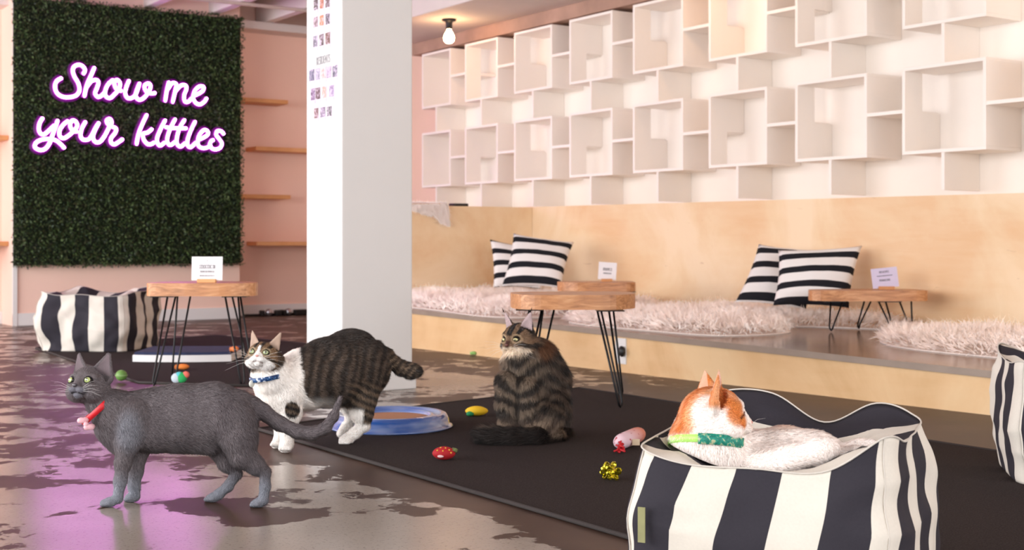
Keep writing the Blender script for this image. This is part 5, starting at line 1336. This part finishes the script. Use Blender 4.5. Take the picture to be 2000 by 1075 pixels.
# ---------------------------------------------------------------- orange and white cat on the bag
def orange_cat():
    S_=Sculpt(2.10,(1290,-140,-985),(1745,210,-722),2.0); S_.sh=(0.42,1600.0)
    # trunk
    S_.chain([(1378,832,28,52),(1376,862,18,62),(1395,905,10,62)],22,comb=(-0.15,-0.2,-1),fur=1.0)
    S_.chain([(1395,905,14,60),(1455,905,78,60),(1530,900,88,62),(1590,905,90,58),(1640,915,90,44)],18,comb=(1,0.1,-0.2),fur=1.0)
    S_.rc((1462,915,10),(1530,905,40),38,40,16,comb=(1,0,-0.3))
    # near foreleg folded, with its rounded wrist
    S_.chain([(1490,915,-20,34),(1545,898,-46,28),(1596,882,-54,26),(1614,879,-52,24)],10,comb=(1,0,0.1),fur=.8)
    S_.chain([(1612,880,-56,25),(1606,902,-50,18)],8,fur=.6)
    # far forepaws stretched out to the corner
    S_.rc((1600,905,10),(1676,896,6),36,21,14,comb=(1,0,0))
    S_.chain([(1600,900,-10,28),(1640,893,-14,19),(1670,886,-20,16)],8,comb=(1,0,0),fur=.7)
    for j in range(4): S_.rc((1668+j*4,888-j*2,-30+j*7),(1680+j*5,887-j*2.5,-34+j*7),7.6,7.0,3,fur=.4)
    S_.chain([(1630,890,20,20),(1678,876,14,17),(1700,872,6,14)],8,comb=(1,0,0),fur=.7)
    for j in range(4): S_.rc((1698+j*3,874-j*1.5,-4+j*7),(1713+j*3.5,875-j*2,-9+j*7),7.0,6.4,3,fur=.4)
    H=Head(S_,(1395,813,6),-106,-2,0,14.0); H.build(ear=6.1,er=3.5,fat=1.05,cheek=1.1,k=10,earw=1.6,tipr=0.35,muz=0.92)
    W,Or,Ol=lin3((236,226,220)),lin3((200,120,62)),lin3((222,172,134))
    def col(V,N):
        x,d,z=V[:,0],V[:,1],-V[:,2]; n=len(V); c=np.tile(W,(n,1))
        nn=sn(V,0.05,21)
        # pale orange flank behind
        c=mixc(c,Ol,sm(842-z+nn*6,-4,12)*sm(x,1455,1480)*sm(1575-x+nn*10,0,40)*0.55)
        r,f,u=H.local(V)
        # white collar of neck, orange cap running from the brow over crown to nape
        cap=sm(u+0.42*np.minimum(f,2)+nn*0.35,-0.75,0.15)*sm(6.6-np.abs(f),0,1.0)
        side=sm(np.abs(r)+nn*0.3,2.4,3.2)*sm(1.6-u,0,1.2)*sm(1.6-f,0,1.2)   # white cheeks towards the nape
        side2=sm(1.35-np.abs(np.abs(r)-3.0+0.25*u),0,0.6)*sm(0.3-f,0,0.8)*sm(3.2-u,0,0.8)
        k=cap*(1-side)*(1-0.85*side2)
        eyeb=sm(2.15-np.sqrt(((f-2.6)*0.75)**2+((u-0.1)*1.0)**2+(np.abs(r)-2.3)**2*0.5),0,0.5); k=np.maximum(k,eyeb)
        k*=sm(4.1-f-0.25*u,0,0.7)
        back=sm(-f,1.2,3.0)*sm(u,-3.6,-2.6)*sm(3.0-np.abs(r)+nn*0.3,0,1.0); k=np.maximum(k,back*sm(852-z,0,12))
        light=0.5+0.5*np.sin(r*2.3+nn)
        oc=mixc(np.tile(Or,(n,1)),Ol,np.clip(light*0.55+0.2*nn,0,0.75)); c=mixc(c,oc,np.clip(k,0,1)*(z<870)*(x<1500))
        m,tp=H.earmask(V,N); c=mixc(c,lin3((226,184,160)),tp*0.7*(1-m)*sm(u,3.2,4.0)); c=mixc(c,lin3((232,186,170)),m*0.9)
        for g in (-1,1):     # closed lids: a dark slanting line
            e=np.abs((u-0.25)-0.35*(np.abs(r)-2.0)*0-(f-3.6)*0.75); q=np.sqrt((f-3.55)**2+(u-0.3)**2+(np.abs(r)-2.2)**2*0.6)
            c=mixc(c,lin3((104,52,26)),sm(0.26-e,0,0.12)*sm(1.45-q,0,0.25)*(np.sign(r)==g))
        return c
    def fm(P,N):
        m,t=H.earmask(P,N); return 1-0.6*t
    def cz(Wd):
        co,si=math.cos(B1.rotation_euler.z),math.sin(B1.rotation_euler.z)
        dx=Wd[:,0]-cb1.x; dy=Wd[:,1]-cb1.y; lx=(dx*co+dy*si)/(H1*0.985); ly=(-dx*si+dy*co)/(H1*0.985)
        o=np.full(len(Wd),0.0)
        # height of the bag top on a small lookup grid
        G=61; 
        if not hasattr(orange_cat,'g'):
            orange_cat.g=np.array([[toph1(2*i/(G-1)-1,2*j/(G-1)-1) for j in range(G)] for i in range(G)])
        ins=(np.abs(lx)<1)&(np.abs(ly)<1)
        gi=np.clip(((lx+1)/2*(G-1)),0,G-1.001); gj=np.clip(((ly+1)/2*(G-1)),0,G-1.001); i=gi.astype(int); j=gj.astype(int); a=gi-i; b=gj-j
        g=orange_cat.g; h=g[i,j]*(1-a)*(1-b)+g[i+1,j]*a*(1-b)+g[i,j+1]*(1-a)*b+g[i+1,j+1]*a*b
        return np.where(ins,h+0.0075+0.007,0.0)
    t=finish_cat('orange_white_cat','orange and white cat in a green collar resting on the front bean bag, facing right',S_,col,520,10.5,1.15,44,0.24,clampz=cz,base=0.21,furmask=fm)
    nose(H,S_,t,(190,120,110),(0,5.25,-0.75),(0.5,0.34,0.34)); whiskers(H,S_,t,4.5,5,0.02)
    lime=paint('lime_collar',(176,232,110),0.5,0.1,60,0.05)
    m=NT('teal_patterned_bow'); n1=m.noise(m.coord(),150,2,0.6,0.8); m.set(m.ramp(n1,[(0.4,rgb(10,110,94)),(0.55,rgb(20,142,120)),(0.62,rgb(170,176,140))]),0.6)
    band(H,S_,t,'collar',(1379,20,-866),(0.05,0.12,1.0),70,72,15,4.5,lime,ref=(1,0,-0.05))
    band(H,S_,t,'bow_tie',(1379,20,-867),(0.05,0.12,1.0),72,75,21,8.0,m.m,a0=-102,a1=-22,ref=(1,0,-0.05),n=24)
    return t
grey_cat(); tab_cat(); coon_cat(); orange_cat()
# ================================================================ LIGHT, CAMERA
def area(name,loc,rot,sx,sy,power,col):
    l=bpy.data.lights.new(name,'AREA'); l.shape='RECTANGLE'; l.size=sx; l.size_y=sy; l.energy=power; l.color=col
    o=bpy.data.objects.new(name,l); COL.objects.link(o); o.location=loc; o.rotation_euler=rot; return o
# daylight through the storefront windows on the left and behind the camera
area('window_daylight',(-3.0,5.8,1.45),(0,-PI/2,0),2.1,9.0,520,(0.975,0.985,1.0))
area('window_daylight',(1.0,-3.0,1.45),(PI/2,0,0),7.5,2.1,215,(0.975,0.985,1.0))
area('purple_uplight_fill',(1.2,7.0,1.95),(PI,0,0),3.5,4.5,26,(0.75,0.30,1.0))  # added unseen fill without a fixture, washes the joists purple
w=bpy.data.worlds.new('sky'); S.world=w; w.use_nodes=True
bg=w.node_tree.nodes['Background']; bg.inputs[0].default_value=(0.86,0.92,1.0,1); bg.inputs[1].default_value=1.0
cd=bpy.data.cameras.new('camera'); cam=bpy.data.objects.new('camera',cd); COL.objects.link(cam)
cd.sensor_width=36; cd.lens=36*F/2000.0; cd.shift_y=-(537.5-HZ)/2000.0
cam.location=(0,0,CH)
cam.rotation_euler=(PI/2,0,math.atan2(-FW[0],FW[1]))
cd.dof.use_dof=True; cd.dof.focus_distance=2.65; cd.dof.aperture_fstop=8.5
cd.clip_start=0.05
S.camera=cam
S.view_settings.view_transform='Standard'; S.view_settings.look='None'; S.view_settings.gamma=1; S.view_settings.use_curve_mapping=False
S.view_settings.exposure=0.0
S.cycles.max_bounces=8; S.cycles.diffuse_bounces=5; S.cycles.glossy_bounces=4; S.cycles.transmission_bounces=6
S.cycles.sample_clamp_indirect=6.0; S.cycles.use_denoising=True
